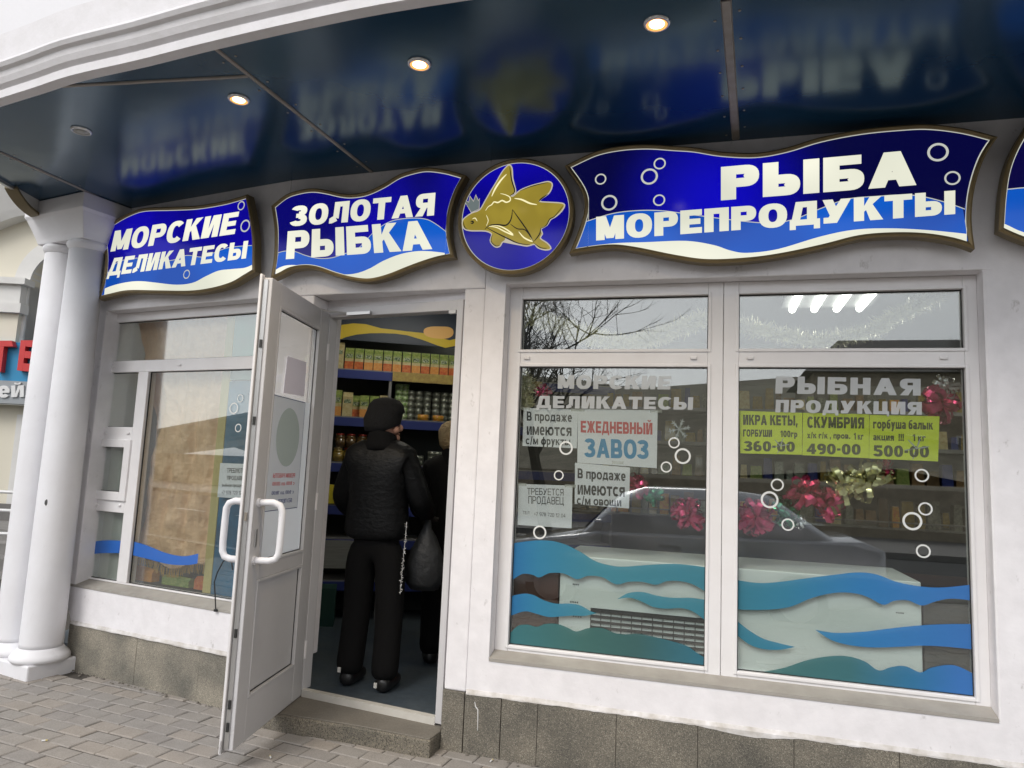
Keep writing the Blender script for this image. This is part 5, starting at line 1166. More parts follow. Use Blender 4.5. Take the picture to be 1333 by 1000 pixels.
for L, w_ in (([(445, 365), (470, 310), (510, 250), (552, 205)], .008), ([(400, 468), (420, 440), (445, 425), (462, 405), (490, 410), (520, 395), (550, 408), (578, 395), (575, 370), (540, 352), (508, 345)], .006), ([(610, 380), (660, 388), (720, 415), (772, 425)], .007), ([(415, 580), (480, 590), (540, 620), (600, 645), (560, 610), (500, 580), (430, 575)], .006), ([(640, 620), (680, 665), (740, 690), (720, 650)], .006), ([(405, 500), (420, 540), (405, 580)], .003), ([(305, 530), (325, 522), (340, 545)], .004)):
    hi.stroke(FE, crom(ep(L, oo), 3), w_*1.3, oo)
for L, w_ in (([(595, 460), (590, 510), (575, 550), (545, 575), (490, 570), (430, 575), (395, 605)], .005), ([(595, 460), (630, 510), (680, 580), (720, 640), (748, 700)], .004), ([(580, 565), (630, 600), (690, 610), (745, 690)], .0035), ([(405, 590), (480, 630), (560, 670), (640, 705), (720, 715)], .004), ([(800, 600), (790, 640), (752, 690)], .004), ([(575, 150), (590, 250), (612, 330), (575, 362)], .004), ([(850, 350), (800, 385), (785, 405)], .004), ([(960, 435), (900, 510), (865, 530), (840, 575), (795, 600)], .0035), ([(292, 550), (302, 545), (312, 552), (304, 562), (292, 556)], .005), ([(238, 545), (250, 590), (270, 605)], .003), ([(450, 640), (440, 690), (475, 725), (505, 718)], .003), ([(752, 705), (800, 738), (845, 740)], .003), ([(650, 325), (720, 297), (790, 277), (852, 265)], .003)):
    ink.stroke(FE, crom(ep(L, oo), 3), w_*1.7, oo-.0006)
hi.build('highlight_strokes', M['gold_hi'], te); ink.build('ink_strokes', M['black_ink'], te)

# ================================================================== SHOP INTERIOR
FZ = .122
mb = MB(); mb.slab([(-3.2, 5.2), (FA.pt(0, .12, 0).x, FA.pt(0, .12, 0).y), tuple(FD.pt(0, .02, 0)[:2]), tuple(FD.pt(Wd, .02, 0)[:2]), tuple(FC.pt(0, .14, 0)[:2]), tuple(FC.pt(5, .14, 0)[:2]), (7, 8), (-3.2, 8)], .02, FZ); struct('shop_floor', mb, M['floor'])
mb = MB(); mb.slab([(-3.2, 5.25), tuple(FA.pt(0, .345, 0)[:2]), tuple(FB.pt(0, .345, 0)[:2]), tuple(FC.pt(7.99, .345, 0)[:2]), (8, 8), (-3.2, 8)], 2.83, 2.9); struct('shop_ceiling', mb, M['ceil'])
mb = MB(); mb.slab([(-3.3, 7.3), (7, 7.3), (7, 7.5), (-3.3, 7.5)], .0, 2.9); struct('shop_back_wall', mb, M['room'])
mb = MB(); mb.slab([(-3.0, 5.3), (-2.85, 5.3), (-2.85, 7.5), (-3.0, 7.5)], .0, 2.9); struct('shop_side_wall', mb, M['room'])
mb = MB(); mb.slab([(5.2, 2.7), (5.35, 2.7), (5.35, 7.5), (5.2, 7.5)], .0, 2.9); struct('shop_end_wall', mb, M['room'])
# fluorescent ceiling light
def flu(F, s, o, label, tm='tube', n=4):
    c = F.pt(s, o, 2.8); t = empty('ceiling_light', c, label, 'ceiling light', 'fluorescent lights on the shop ceiling')
    mb = MB(); mb.box(F, s-.32, s+.32, o-.32, o+.32, 2.79, 2.829); mb.build('housing', M['housing'], t)
    for k in range(n):
        mb = MB(); x = s-.24+.16*k; mb.tube([F.pt(x, o-.29, 2.772), F.pt(x, o+.29, 2.772)], .026, 10); mb.build('tube', M[tm], t)
FSH_ = Frame((-1.3, 6.2, 0), -.19)
q = ground(1082, 388, 2.79); ls = (q-FC.P).dot(FC.t); lo_ = (q-FC.P).dot(FC.n)
print('flu at', ls, lo_)
flu(FC, ls, lo_, 'four-tube ceiling light seen through the upper right pane', 'tube_dim')
flu(FC, -1.2, 2.9, 'ceiling light above the shelves deep in the shop, behind the open door')
flu(FC, 3.4, 2.2, 'ceiling light at the right end of the shop')
flu(FSH_, .35, -.75, 'unseen ceiling light added over the aisle to brighten the tall shelf')  # added fixture, hidden above the door head, to light the shelf goods
# shelving seen through the doorway
FSH = Frame((-1.3, 6.2, 0), -.19)
shu = empty('shelf_unit', FSH.pt(.5, .2, FZ), 'tall dark shelf unit with blue price rails facing the doorway', 'shelf')
def sh_sz(x, y, o=0): return FSH.sz(x, y, o)
mb = MB(); mb.box(FSH, -.75, 2.3, .42, .45, FZ, 2.80); mb.build('back_panel', M['shelf_dark'], shu)
zs = [2.25, 1.835, 1.44, 1.08, .80, .45]
for i, z in enumerate(zs):
    mb = MB(); mb.box(FSH, -.75, 2.3, 0, .42, z-.025, z); mb.build('shelf_board', M['shelf'], shu)
    mb = MB(); mb.box(FSH, -.75, 2.3, -.012, -.001, z-.085, z-.012); mb.build('price_rail', M['shelf_blue'], shu)
for s in (-.76, .235, 1.25, 2.3): mb = MB(); mb.box(FSH, s-.012, s+.012, -.004, .419, FZ, 2.245 if s == .235 else 2.5); mb.build('upright', M['shelf'], shu)
# fascia with painted yellow swoosh
fsc = MB(); fsc.box(FSH, -.75, 2.3, -.02, .0, 2.50, 2.82); fsc.build('fascia', mat('fascia_navy', (.02, .03, .05), .5), shu)
Zf = zoom(420, 410, 10); uo = -.0215
U = [FSH.sz(*Zf(p), uo) for p in ((60, 230), (130, 190), (250, 130), (400, 110), (560, 120), (760, 175), (900, 190), (1100, 215), (1300, 235), (1500, 290), (1650, 330), (1800, 300), (1900, 290))]
Lw = [FSH.sz(*Zf(p), uo) for p in ((60, 390), (150, 350), (300, 290), (450, 255), (620, 240), (800, 238), (950, 245), (1100, 265), (1300, 325), (1500, 400), (1600, 430), (1750, 400), (1900, 340))]
mb = MB(); mb.flat(FSH, U+Lw[::-1], uo); mb.build('yellow_swoosh', mat('swoosh_yellow', (.55, .40, .02), .5), shu)
bc_ = [FSH.sz(*Zf(p), uo) for p in ((1320, 190), (1400, 155), (1550, 152), (1650, 160), (1700, 200), (1690, 270), (1600, 310), (1430, 300), (1330, 260))]
mb = MB(); mb.flat(FSH, crom(bc_, 3, True), uo-.001); mb.build('painted_loaf', mat('loaf_print', (.70, .40, .12), .5), shu)
mb = MB(); mb.box(FSH, .25, 1.6, -.03, -.02, 2.165, 2.245); mb.build('price_strip', mat('price_strip', (.45, .36, .09), .5, c2=(.25, .15, .05), scale=30), shu)
# goods
def proto_carton(tall=1.):
    w_, d_, h_ = .038, .032, .15*tall; mb = MB()
    def rg(z, kx=1, ky=1): return [(-w_*kx, -d_*ky, z), (w_*kx, -d_*ky, z), (w_*kx, d_*ky, z), (-w_*kx, d_*ky, z)]
    mb.loft([rg(0), rg(h_*.45)], 0, cap=False); mb.loft([rg(h_*.45), rg(h_*.62)], 1, cap=False); mb.loft([rg(h_*.62), rg(h_)], 2, cap=False); mb.loft([rg(h_), rg(h_+.028, 1, .06), rg(h_+.042, 1, .06)], 2)
    mb.face(rg(0)[::-1])
    mb.v += [(-w_*.72, -d_-.0012, h_*.68), (w_*.72, -d_-.0012, h_*.68), (w_*.72, -d_-.0012, h_*.88), (-w_*.72, -d_-.0012, h_*.88)]; b = len(mb.v)-4; mb.f.append((b, b+1, b+2, b+3)); mb.m.append(3)
    me = bpy.data.meshes.new('carton')
    me.from_pydata(mb.v, [], mb.f)
    for p, mi in zip(me.polygons, mb.m): p.material_index = mi
    return me
M['g_brown'] = mat('brown_print', (.28, .17, .07), .5, c2=(.10, .06, .03), scale=40)
M['logo'] = mat('carton_badge', (.03, .07, .02), .5, c2=(.4, .45, .3), scale=70, amt=.2)
cme = {}
for nm, bot in (('red', 'c_red'), ('orange', 'c_orange'), ('cream', 'c_cream')):
    me = proto_carton(); me.materials.append(M[bot]); me.materials.append(M['c_cream']); me.materials.append(M['c_green'] if nm != 'cream' else M['c_cream']); me.materials.append(M['logo']); cme[nm] = me
def put(me, F, s, o, z, name, label, cat, group, sc_=1, rz=0):
    ob = bpy.data.objects.new(name, me); col.objects.link(ob); ob.location = F.pt(s, o, z); ob.rotation_euler = (0, 0, -F.ang+rz); ob.scale = (sc_, sc_, sc_) if not isinstance(sc_, tuple) else sc_
    return tag(ob, label, cat, group)
gc = 'juice cartons in the top row'
ORD = 'first second third fourth fifth sixth seventh eighth ninth tenth eleventh twelfth thirteenth fourteenth fifteenth sixteenth seventeenth eighteenth nineteenth twentieth'.split()
ORD += ['twenty-'+o for o in ORD[:9]]+['thirtieth']+['thirty-'+o for o in ORD[:9]]+['fortieth']+['forty-'+o for o in ORD[:9]]
s = sh_sz(440, 470)[0]
kinds = ['red', 'red', 'orange', 'orange', 'red', 'orange', 'red', 'orange', 'red', 'orange', 'red', 'red', 'orange', 'red', 'red', 'orange', 'red', 'red', 'orange']
put(cme['cream'], FSH, s, .05, 2.251, 'juice_carton', 'tall pale carton at the left end of the top shelf row', 'carton', gc, 1.2)
lab = {'red': 'green topped juice carton with a red lower half in the top shelf row', 'orange': 'green topped juice carton with an orange lower half in the top shelf row'}
for i, k in enumerate(kinds): put(cme[k], FSH, s+.095+i*.083, .045, 2.251, 'juice_carton', '%s green topped carton, %s below, counted from the tall pale one' % (ORD[i], k), 'carton', gc, .98, random.uniform(-.04, .04))
for px_, k, sc2, l in ((437, 'orange', 1.18, 'large orange carton at the left end of the second shelf'), (452, 'cream', 1.1, 'cream carton beside the large orange one on the second shelf'), (463, 'red', 1.0, 'red carton pushed back between the cream carton and its neighbours'), (474, 'orange', 1.0, 'orange carton in the middle of the second shelf'), (487, 'red', 1.0, 'red carton second from the right on the second shelf'), (500, 'cream', 1.05, 'cream carton against the shelf upright')):
    put(cme[k], FSH, sh_sz(px_, 530)[0], .05 if px_ != 463 else .12, 1.836, 'juice_carton', l, 'carton', 'juice cartons on the second shelf', sc2)
def lathe_mesh(name, prof, mats, n=14):
    mb = MB()
    for i, (a, b, mi) in enumerate(prof): mb.lathe((0, 0, 0), [a, b], n, mi)
    me = bpy.data.meshes.new(name); me.from_pydata(mb.v, [], mb.f)
    for p, mi in zip(me.polygons, mb.m): p.material_index = mi; p.use_smooth = len(p.vertices) == 4
    for m in mats: me.materials.append(m)
    return me
def jarmesh(a, b): return lathe_mesh('jar', [((.030, 0), (.046, .008), 0), ((.046, .008), (.047, .085), 0), ((.047, .085), (.036, .105), 0), ((.036, .105), (.038, .106), 1), ((.038, .106), (.038, .12), 1), ((.038, .12), (.01, .122), 1)], [M[a], M[b]])
jm = [jarmesh('jar', 'lid'), jarmesh('jar_y', 'lid2'), jarmesh('jar', 'lid2'), jarmesh('jar_y', 'lid')]
cmn = [lathe_mesh('tin', [((.036, 0), (.037, .004), 0), ((.036, .004), (.036, .05), 0), ((.037, .05), (.030, .052), 1)], [M[a], M['alu']]) for a in ('can', 'can_g', 'can_y')]
ws = ['leftmost', 'second', 'third', 'fourth', 'fifth']
for i, px_ in enumerate((439, 453, 468, 483)):
    sx = sh_sz(px_, 600)[0]
    put(jm[(1, 3, 1, 2)[i]], FSH, sx, .06, 1.441, 'glass_jar', '%s jar of yellow preserves in the lower row of jars' % ws[i], 'jar', 'glass jars on the third shelf')
    put(jm[(0, 0, 0, 2)[i]], FSH, sx+.01, .06, 1.5635, 'glass_jar', '%s dark jar stacked on the row of yellow jars' % ws[i], 'jar', 'glass jars on the third shelf')
for i, px_ in enumerate((519, 527, 535.5, 546, 557, 569, 580, 590, 601)):
    sx = sh_sz(px_, 525)[0]
    for k in range(6 if i < 2 else 5):
        put(cmn[1 if i < 2 else 0], FSH, sx, .09+.002*k, 1.837+k*.053, 'food_tin', '%s tin, %s from the bottom in the %s stack after the upright' % ('green' if i < 2 else 'dull metal', ORD[k], ORD[i]), 'tin', 'stacked tins on the right shelf')
for i, px_ in enumerate((552, 572)):
    put(cmn[2], FSH, sh_sz(px_, 525)[0], .03, 1.836, 'food_tin', ('yellow and red' if i == 0 else 'bright yellow')+' wide tin in front of the stacks', 'tin', 'wide yellow tins', (1.35, 1, 1))
for i, px_ in enumerate((546, 565, 572, 584)):
    for k in range(3 if i else 2): put(cmn[0], FSH, sh_sz(px_, 585)[0], .08, 1.441+k*.042, 'food_tin', 'flat oval tin, %s up in the %s pile beside the face' % (ORD[k], ORD[i]), 'tin', 'flat oval tins', (1.3, 1, .8))
mb = MB(); mb.loft([[FSH.pt(-.27+x*k, -.01+.1*v, 1.085+z) for x, z in ((0, 0), (.15, .0), (.17, .09), (.15, .15), (.03, .16), (-.01, .1))] for v, k in ((0, .95), (.5, 1), (1, .9))]); tag(mb.build('yellow_packet', mat('packet_yellow', (.60, .50, .02), .5)), 'bright yellow packet leaning on the shelf left of the shopper', 'packet')
mb = MB(); mb.box(FSH, -.22, .12, -.03, .0, .55, .78); tag(mb.build('price_card', mat('card_dim', (.28, .30, .28), .7, c2=(.2, .2, .2), scale=30, stretch=(.2, .2, 3))), 'dim white card hanging under the lower shelf', 'card')
mb = MB(); mb.box(FSH, -.70, -.1, -.25, .0, FZ, .42); tag(mb.build('plastic_crate', mat('crate_green', (.01, .05, .04), .6)), 'dark green crate on the floor left of the shopper', 'crate')
FQ = Frame((-.55, 5.3, 0), -.1)
mb = MB(); mb.box(FQ, 0, 1.2, 0, .5, FZ, .50); tag(mb.build('red_counter_base', mat('red_base', (.20, .03, .015), .5)), 'dark red counter base behind the shoppers\' legs', 'counter')
# long counter and shelf unit behind the two front windows
FW = Frame(FC.pt(0, 1.9, 0), FC.ang)
ctr = empty('shop_counter', FW.pt(1.4, 0, FZ), 'glass display counter behind the front windows', 'counter')
mb = MB(); mb.box(FW, .1, 3.6, -.55, .05, FZ, .85); mb.build('counter_base', M['brown'], ctr)
mb = MB(); mb.box(FW, .1, 3.6, -.55, .0, 1.17, 1.185); mb.build('counter_top', M['glass'], ctr)
wsu = empty('shelf_unit', FW.pt(1.5, .6, FZ), 'long wall shelf of groceries deep behind the front windows', 'shelf')
mb = MB(); mb.box(FW, -.2, 4.3, 1.30, 1.33, FZ, 2.3); mb.build('back_panel', M['room'], wsu)
rr = random.Random(11)
for gz_, z in enumerate((1.15, 1.45, 1.75, 2.05)):
    gi = 0
    mb = MB(); mb.box(FW, -.2, 4.3, .95, 1.3, z-.03, z); mb.build('shelf_board', M['shelf'], wsu)
    x = -.15
    while x < 4.1:
        w_ = rr.uniform(.05, .10); h_ = rr.uniform(.08, .19); c_ = rr.choice(['c_cream', 'g_brown', 'c_green', 'jar_y', 'can', 'g_brown', 'shelf_blue', 'jar', 'jar_y', 'can', 'can_y'])
        mb = MB(); mb.hexa([FW.pt(x, 1.0, z+.001), FW.pt(x+w_, 1.0, z+.001), FW.pt(x+w_, 1.1, z+.001), FW.pt(x, 1.1, z+.001), FW.pt(x+.006, 1.01, z+h_), FW.pt(x+w_-.006, 1.01, z+h_), FW.pt(x+w_-.006, 1.09, z+h_), FW.pt(x+.006, 1.09, z+h_)])
        tag(mb.build('grocery_packet', M[c_]), '%s packet, %s from the left, %s board up of the far shelf' % ({'c_cream': 'cream', 'g_brown': 'brown', 'jar': 'dark', 'c_green': 'green', 'jar_y': 'amber', 'can': 'grey', 'shelf_blue': 'dark blue', 'c_red': 'red', 'can_y': 'yellow'}[c_], ORD[gi], ORD[gz_]), 'packet', 'packets on the far wall shelf'); gi += 1
        x += w_+rr.uniform(.008, .03)
# chest freezer right behind the glass
fz = empty('chest_freezer', FC.pt(1.1, .3, FZ), 'long white chest freezer pressed against the front windows, black grille on its back', 'freezer')
fo_ = GO+.024
f0 = FC.sz(728, 780, fo_)[0]; f1 = FC.sz(1200, 800, fo_)[0]; fzt = FC.sz(800, 727.5, fo_)[1]; fm = FC.sz(768, 830, fo_)[0]; gz = FC.sz(850, 802, fo_)[1]
print('freezer', f0, f1, fzt, fm, gz)
gz = min(max(gz, .68), .8)
mb = MB(); mb.box(FC, f0, f1, fo_, fo_+.55, .2, fzt); mb.build('cabinet', M['freezer'], fz, bevel=.006)
mb = MB()
f2 = FC.sz(930, 830, fo_)[0]
mb.box(FC, fm, f2, fo_-.008, fo_-.001, gz-.01, gz+.012)
for k in range(9):
    z = gz-.035-k*.027
    if z > .3: mb.box(FC, fm, f2, fo_-.009, fo_-.001, z-.0, z+.013)
k = fm
while k < f2: mb.box(FC, k, k+.004, fo_-.010, fo_-.0092, gz-.27, gz); k += .052
mb.build('grille', M['grille'], fz)
for (x, y, w_, h_) in ((750, 761, .035, .008), (748, 784, .045, .008), (752, 803, .05, .007), (1172, 798, .035, .006)):
    s, z = FC.sz(x, y, fo_); mb = MB()
    for j in range(4): mb.box(FC, s-w_/2+j*w_/4, s-w_/2+j*w_/4+w_/7, fo_-.0015, fo_-.0005, z-h_/2, z+h_/2)
    mb.build('printed_mark', M['ink'], fz)
mb = MB(); mb.box(FC, -.04, f0-.01, fo_+.01, fo_+.4, .2, FC.sz(690, 745, fo_)[1]); tag(mb.build('wooden_crate', M['brown'], bevel=.004), 'dark brown wooden crate beside the freezer at the left edge', 'crate')
mb = MB(); mb.box(FC, f1+.01, 2.25, fo_+.01, fo_+.4, .2, FC.sz(1230, 785, fo_)[1]); tag(mb.build('grey_cabinet', mat('dull_cabinet', (.10, .095, .085), .6), bevel=.004), 'dull grey cabinet beside the freezer at the right edge', 'cabinet')
# window board inside
mb = MB(); mb.box(FC, RL, RR, GO+.042, GO+.3, SIC-.02, SIC+.03); struct('inner_sill', mb, M['pvc'])

# tinsel garlands
def tinsel(F, Z, pts, o, r, n, label, m='tinsel', seed=1):
    rr = random.Random(seed); L = [F.pt(*(lambda q: (q[0], o, q[1]))(F.sz(*Z(p), o))) for p in pts]
    C = crom([tuple(p) for p in L], 16); mb = MB()
    mb.tube([Vector(c) for c in C], .002, 4)
    for i in range(n):
        c = Vector(rr.choice(C)); d = Vector((rr.gauss(0, 1), rr.gauss(0, 1), rr.gauss(0, 1))).normalized(); l = r*rr.uniform(.4, 1.1); p = d.orthogonal().normalized()*rr.choice([.0012, .002, .003, .007])
        q = c+Vector((rr.uniform(-.02, .02), 0, rr.uniform(-.012, .012))); e = q+d*l*.5+Vector((0, 0, -.004)); e2 = q+d*l
        mb.face([q-p, q+p, e+p, e-p]); mb.face([e-p, e+p, e2+p*.3+d.cross(p)*.8, e2-p*.3+d.cross(p)*.8])
    return tag(mb.build('tinsel_garland', M[m]), label, 'garland', 'tinsel garlands in the shop windows')
Zt = zoom(660, 380, 4.443)
tinsel(FC, Zt, [(90, 100), (180, 150), (300, 200), (450, 245), (600, 290), (720, 300), (850, 260), (1000, 210), (1150, 150)], GO+.07, .065, 6500, 'gold tinsel garland sagging across the upper left front pane')
Zq = zoom(930, 350, 3.3075)
tinsel(FC, Zq, [(105, 240), (200, 265), (330, 290), (450, 310), (560, 295), (680, 265), (760, 215), (860, 165), (960, 110)], GO+.10, .06, 4500, 'silver tinsel garland rising to the right across the upper right front pane', seed=2)
tinsel(FC, ZP, [(160, -60), (200, 0), (170, 60), (200, 110)], GO+.10, .06, 1500, 'bunch of gold tinsel hanging at the left edge of the left front pane', seed=3)
# foil bows
def bow_foil(F, Z, x, y, r, m, label, seed, o=GO+.13, n=16):
    rr = random.Random(seed); s, z = F.sz(*Z((x, y)), o); _, z2 = F.sz(*Z((x, y+r)), o); R_ = abs(z-z2)*1.15; c = F.pt(s, o, z); mb = MB()
    for i in range(int(n*1.7)):
        d = Vector((rr.gauss(0, 1), rr.gauss(0, .6), rr.gauss(0, 1))).normalized(); sd_ = d.orthogonal().normalized(); sd_ = (Matrix.Rotation(rr.uniform(0, 6.28), 3, d) @ sd_); nn = d.cross(sd_); w_ = R_*rr.uniform(.14, .3); l = R_*rr.uniform(.7, 1.1)
        ring = []
        for k in range(7):
            a = k/6*math.pi*1.7; p = c+d*(l*.5*(1-math.cos(a)))+nn*(l*.28*math.sin(a)); ring.append([p-sd_*w_*.5*(1-.3*math.cos(a)), p+sd_*w_*.5+nn*rr.uniform(-.004, .004)])
        mb.loft(ring, close=False)
    return tag(mb.build('foil_bow', M[m], smooth=True), label, 'decoration', 'crumpled foil bows hung inside the front windows')
bow_foil(FC, ZP, 840, 590, 75, 'foil_pink', 'red foil bow right of the frozen vegetable notice', 1)
bow_foil(FC, ZP, 940, 645, 55, 'foil_green', 'green foil bow behind the left front pane', 2)
bow_foil(FC, ZP, 1140, 750, 95, 'foil_pink', 'large pink foil bow at the lower right of the left front pane', 3, n=24)
bow_foil(FC, ZP, 300, 45, 45, 'foil_pink', 'small red foil bow behind the film lettering', 4)
bow_foil(FC, ZY, 200, 715, 85, 'foil_pink', 'pink foil bow low at the left edge of the right front pane', 5, n=24)
bow_foil(FC, ZY, 430, 600, 85, 'foil_pink', 'pink foil bow under the left yellow price sheet', 6, n=20)
bow_foil(FC, ZY, 545, 660, 75, 'foil_pink', 'rose foil bow left of the golden one', 16, n=16)
bow_foil(FC, ZY, 620, 560, 85, 'foil_gold', 'gold foil bow under the middle price sheet', 7, n=20)
bow_foil(FC, ZY, 740, 545, 100, 'foil_gold', 'largest gold foil bow, right of the other gold one', 8, n=24)
bow_foil(FC, ZY, 350, 690, 70, 'foil_green', 'dark green foil bow between the pink ones', 9, n=16)
bow_foil(FC, ZY, 410, 735, 35, 'foil_silver', 'small silver foil bow under the green one', 10)
bow_foil(FC, ZY, 1090, 165, 90, 'foil_pink', 'pink foil bow beside the film lettering at the top right', 11, n=22)
bow_foil(FC, ZY, 1120, 90, 60, 'foil_silver', 'silver foil bow at the top right corner of the right front pane', 12)
bow_foil(FC, ZY, 815, 480, 45, 'foil_pink', 'small red foil bow just under the right price sheet', 13)

# ================================================================== PEOPLE
def skin_mesh(name, verts, edges, radii, root=0, sub=2):
    me = bpy.data.meshes.new(name); me.from_pydata([tuple(v) for v in verts], edges, [])
    o = bpy.data.objects.new(name, me); col.objects.link(o)
    o.modifiers.new('skin', 'SKIN'); o.modifiers.new('sub', 'SUBSURF').levels = sub; o.modifiers['sub'].render_levels = sub
    for i, sv in enumerate(me.skin_vertices[0].data):
        r = radii[i]; sv.radius = r if isinstance(r, tuple) else (r, r); sv.use_root = (i == root)
    dg = bpy.context.evaluated_depsgraph_get(); m2 = bpy.data.meshes.new_from_object(o.evaluated_get(dg)); m2.name = name
    bpy.data.objects.remove(o)
    for p in m2.polygons: p.use_smooth = True
    return m2
def chain(pts, rad):   # independent chain
    return pts, [(i, i+1) for i in range(len(pts)-1)], rad
def person(base, yaw, H, label, parts):
    """local axes: +x to the person's right seen from behind, +y facing direction"""
    t = empty('person', base, label, 'person'); t.rotation_euler = (0, 0, yaw)
    for nm, me, m in parts:
        me.materials.clear(); me.materials.append(m)
        if nm == 'body':
            me.materials.append(M['blackcloth'])
            for f in me.polygons: f.material_index = 1 if f.center.z < 1.47 else 0
        o = bpy.data.objects.new(nm, me); col.objects.link(o); o.parent = t
        for v in me.vertices: v.co *= H/1.75
    return t
def V3(*a): return Vector(a)
def build_person(base, yaw, H, label, hat_m, coat_m, leg_m, L_foot, R_foot, arm_r, arm_l, headturn=0, coat_len=.80, furhat=False, bulk=1.):
    hipz, chest, neck, headc = .93, 1.30, 1.47, 1.60
    hl, hr = V3(-.095, 0, hipz-.03), V3(.10, 0, hipz-.03)
    lf_, rf_ = V3(*L_foot), V3(*R_foot)
    def knee(a, b): return (a+b)/2+V3(0, .03, 0)
    ht_ = Matrix.Rotation(headturn, 3, 'Z')
    # continuous body
    verts = [V3(0, 0, hipz), V3(0, -.01, 1.12), V3(0, -.01, chest), V3(0, 0, 1.43), V3(0, .02, 1.50), V3(0, .03, headc-.02), V3(0, .03, headc+.07),
             hl, knee(hl, lf_), lf_+V3(0, 0, .09), lf_+V3(0, .13, .03), hr, knee(hr, rf_), rf_+V3(0, 0, .09), rf_+V3(0, .13, .03),
             V3(-.19, 0, 1.39), V3(*arm_l[0]), V3(*arm_l[1]), V3(.19, 0, 1.39), V3(*arm_r[0]), V3(*arm_r[1])]
    ed = [(0, 1), (1, 2), (2, 3), (3, 4), (4, 5), (5, 6), (0, 7), (7, 8), (8, 9), (9, 10), (0, 11), (11, 12), (12, 13), (13, 14), (3, 15), (15, 16), (16, 17), (3, 18), (18, 19), (19, 20)]
    rad = [(.12, .09), (.11, .09), (.13, .09), (.08, .07), .055, (.082, .095), (.07, .085), .062, .05, .036, .028, .062, .05, .036, .028, .06, .042, .03, .06, .042, .03]
    body = skin_mesh('body', verts, ed, rad)
    parts = [('body', body, M['skin'])]
    # jacket / coat
    cz_ = coat_len
    jv = [V3(0, .0, cz_), V3(0, 0, cz_+.1), V3(0, -.01, 1.10), V3(0, -.015, 1.27), V3(0, -.005, 1.39), V3(0, .005, 1.535), V3(-.165, 0, 1.385), V3(*arm_l[0]), V3(*arm_l[1])*.94+V3(*arm_l[0])*.06, V3(.165, 0, 1.385), V3(*arm_r[0]), V3(*arm_r[1])*.94+V3(*arm_r[0])*.06]
    je = [(0, 1), (1, 2), (2, 3), (3, 4), (4, 5), (4, 6), (6, 7), (7, 8), (4, 9), (9, 10), (10, 11)]
    b_ = bulk
    jr_ = [(.205*b_, .150*b_), (.205*b_, .155*b_), (.185*b_, .145*b_), (.195*b_, .145*b_), (.15*b_, .115*b_), (.098, .098), .096, .080, .060, .096, .080, .060]
    parts.append(('jacket', skin_mesh('jacket', jv, je, jr_, sub=2), coat_m))
    tv = [V3(0, 0, 1.0), V3(0, 0, .90)]; te_ = [(0, 1)]; tr_ = [(.172, .135), (.178, .14)]
    for h_, f_ in ((hl, lf_), (hr, rf_)):
        i = len(tv); tv += [h_+V3(0, 0, -.06), knee(h_, f_), (knee(h_, f_)+f_)/2+V3(0, 0, .05), f_+V3(0, -.015, .05)]; te_ += [(1, i), (i, i+1), (i+1, i+2), (i+2, i+3)]; tr_ += [(.108, .115), .092, .088, .088]
    parts.append(('trousers', skin_mesh('trousers', tv, te_, tr_, root=1), leg_m))
    for f_ in (lf_, rf_):
        parts.append(('shoe', skin_mesh('shoe', [f_+V3(0, -.07, .045), f_+V3(0, .0, .05), f_+V3(0, .11, .042), f_+V3(0, .20, .034)], [(0, 1), (1, 2), (2, 3)], [(.052, .050), (.056, .056), (.056, .046), (.042, .034)], sub=2), M['shoe']))
    # hat
    hb_ = MB(); hc = V3(0, .025, headc+.045)
    rings = []
    for k, (r_, z_) in enumerate(((.104, -.085), (.112, -.05), (.117, -.005), (.115, .045), (.104, .090), (.078, .122), (.03, .138)) if not furhat else ((.10, -.09), (.125, -.06), (.135, -.01), (.132, .05), (.11, .095), (.07, .12), (.02, .13))):
        rings.append([hc+ht_ @ V3(r_*math.cos(a)*.92, r_*math.sin(a)*1.08-(.015 if z_ < 0 else 0), z_+(.055*max(0, math.sin(a)) if z_ < 0 and not furhat else 0)) for a in [i*math.pi/12 for i in range(24)]])
    hb_.loft(rings); me = bpy.data.meshes.new('hat'); me.from_pydata(hb_.v, [], hb_.f)
    for p in me.polygons: p.use_smooth = True
    parts.append(('hat', me, hat_m))
    sc_ = MB(); sc_.loft([[V3(r_*math.cos(a), r_*.95*math.sin(a)-.005, z_+.02*math.cos(a*2)*0-.02*math.sin(a)) for a in [i*math.pi/12 for i in range(24)]] for r_, z_ in ((.125, 1.425), (.118, 1.46), (.102, 1.49), (.094, 1.52), (.090, 1.54), (.080, 1.545), (.074, 1.52))])
    me = bpy.data.meshes.new('collar'); me.from_pydata(sc_.v, [], sc_.f)
    for p in me.polygons: p.use_smooth = True
    parts.append(('collar', me, M['blackcloth']))
    # face details: nose, ears, cheeks, eyes
    fm_ = MB()
    def HP(x, y, z): return V3(0, .03, headc)+ht_ @ V3(x, y, z)
    def blob(c, r, n=8):
        R_ = [[V3(*c)+V3(r[0]*math.sin(b)*math.cos(a), r[1]*math.sin(b)*math.sin(a), r[2]*math.cos(b)) for a in [i*2*math.pi/n for i in range(n)]] for b in [.05]+[k*math.pi/6 for k in range(1, 6)]+[3.09]]
        fm_.loft([[V3(0, .03, headc)+ht_ @ (q) for q in rg] for rg in R_])
    blob((0, .095, -.01), (.014, .022, .024)); blob((-.088, .0, -.01), (.010, .02, .032)); blob((.088, .0, -.01), (.010, .02, .032)); blob((0, .065, -.075), (.038, .035, .030)); blob((0, .088, -.048), (.024, .008, .007)); blob((.045, .06, -.025), (.03, .028, .03)); blob((-.045, .06, -.025), (.03, .028, .03))
    me = bpy.data.meshes.new('face'); me.from_pydata(fm_.v, [], fm_.f)
    for p in me.polygons: p.use_smooth = True
    parts.append(('face', me, M['skin']))
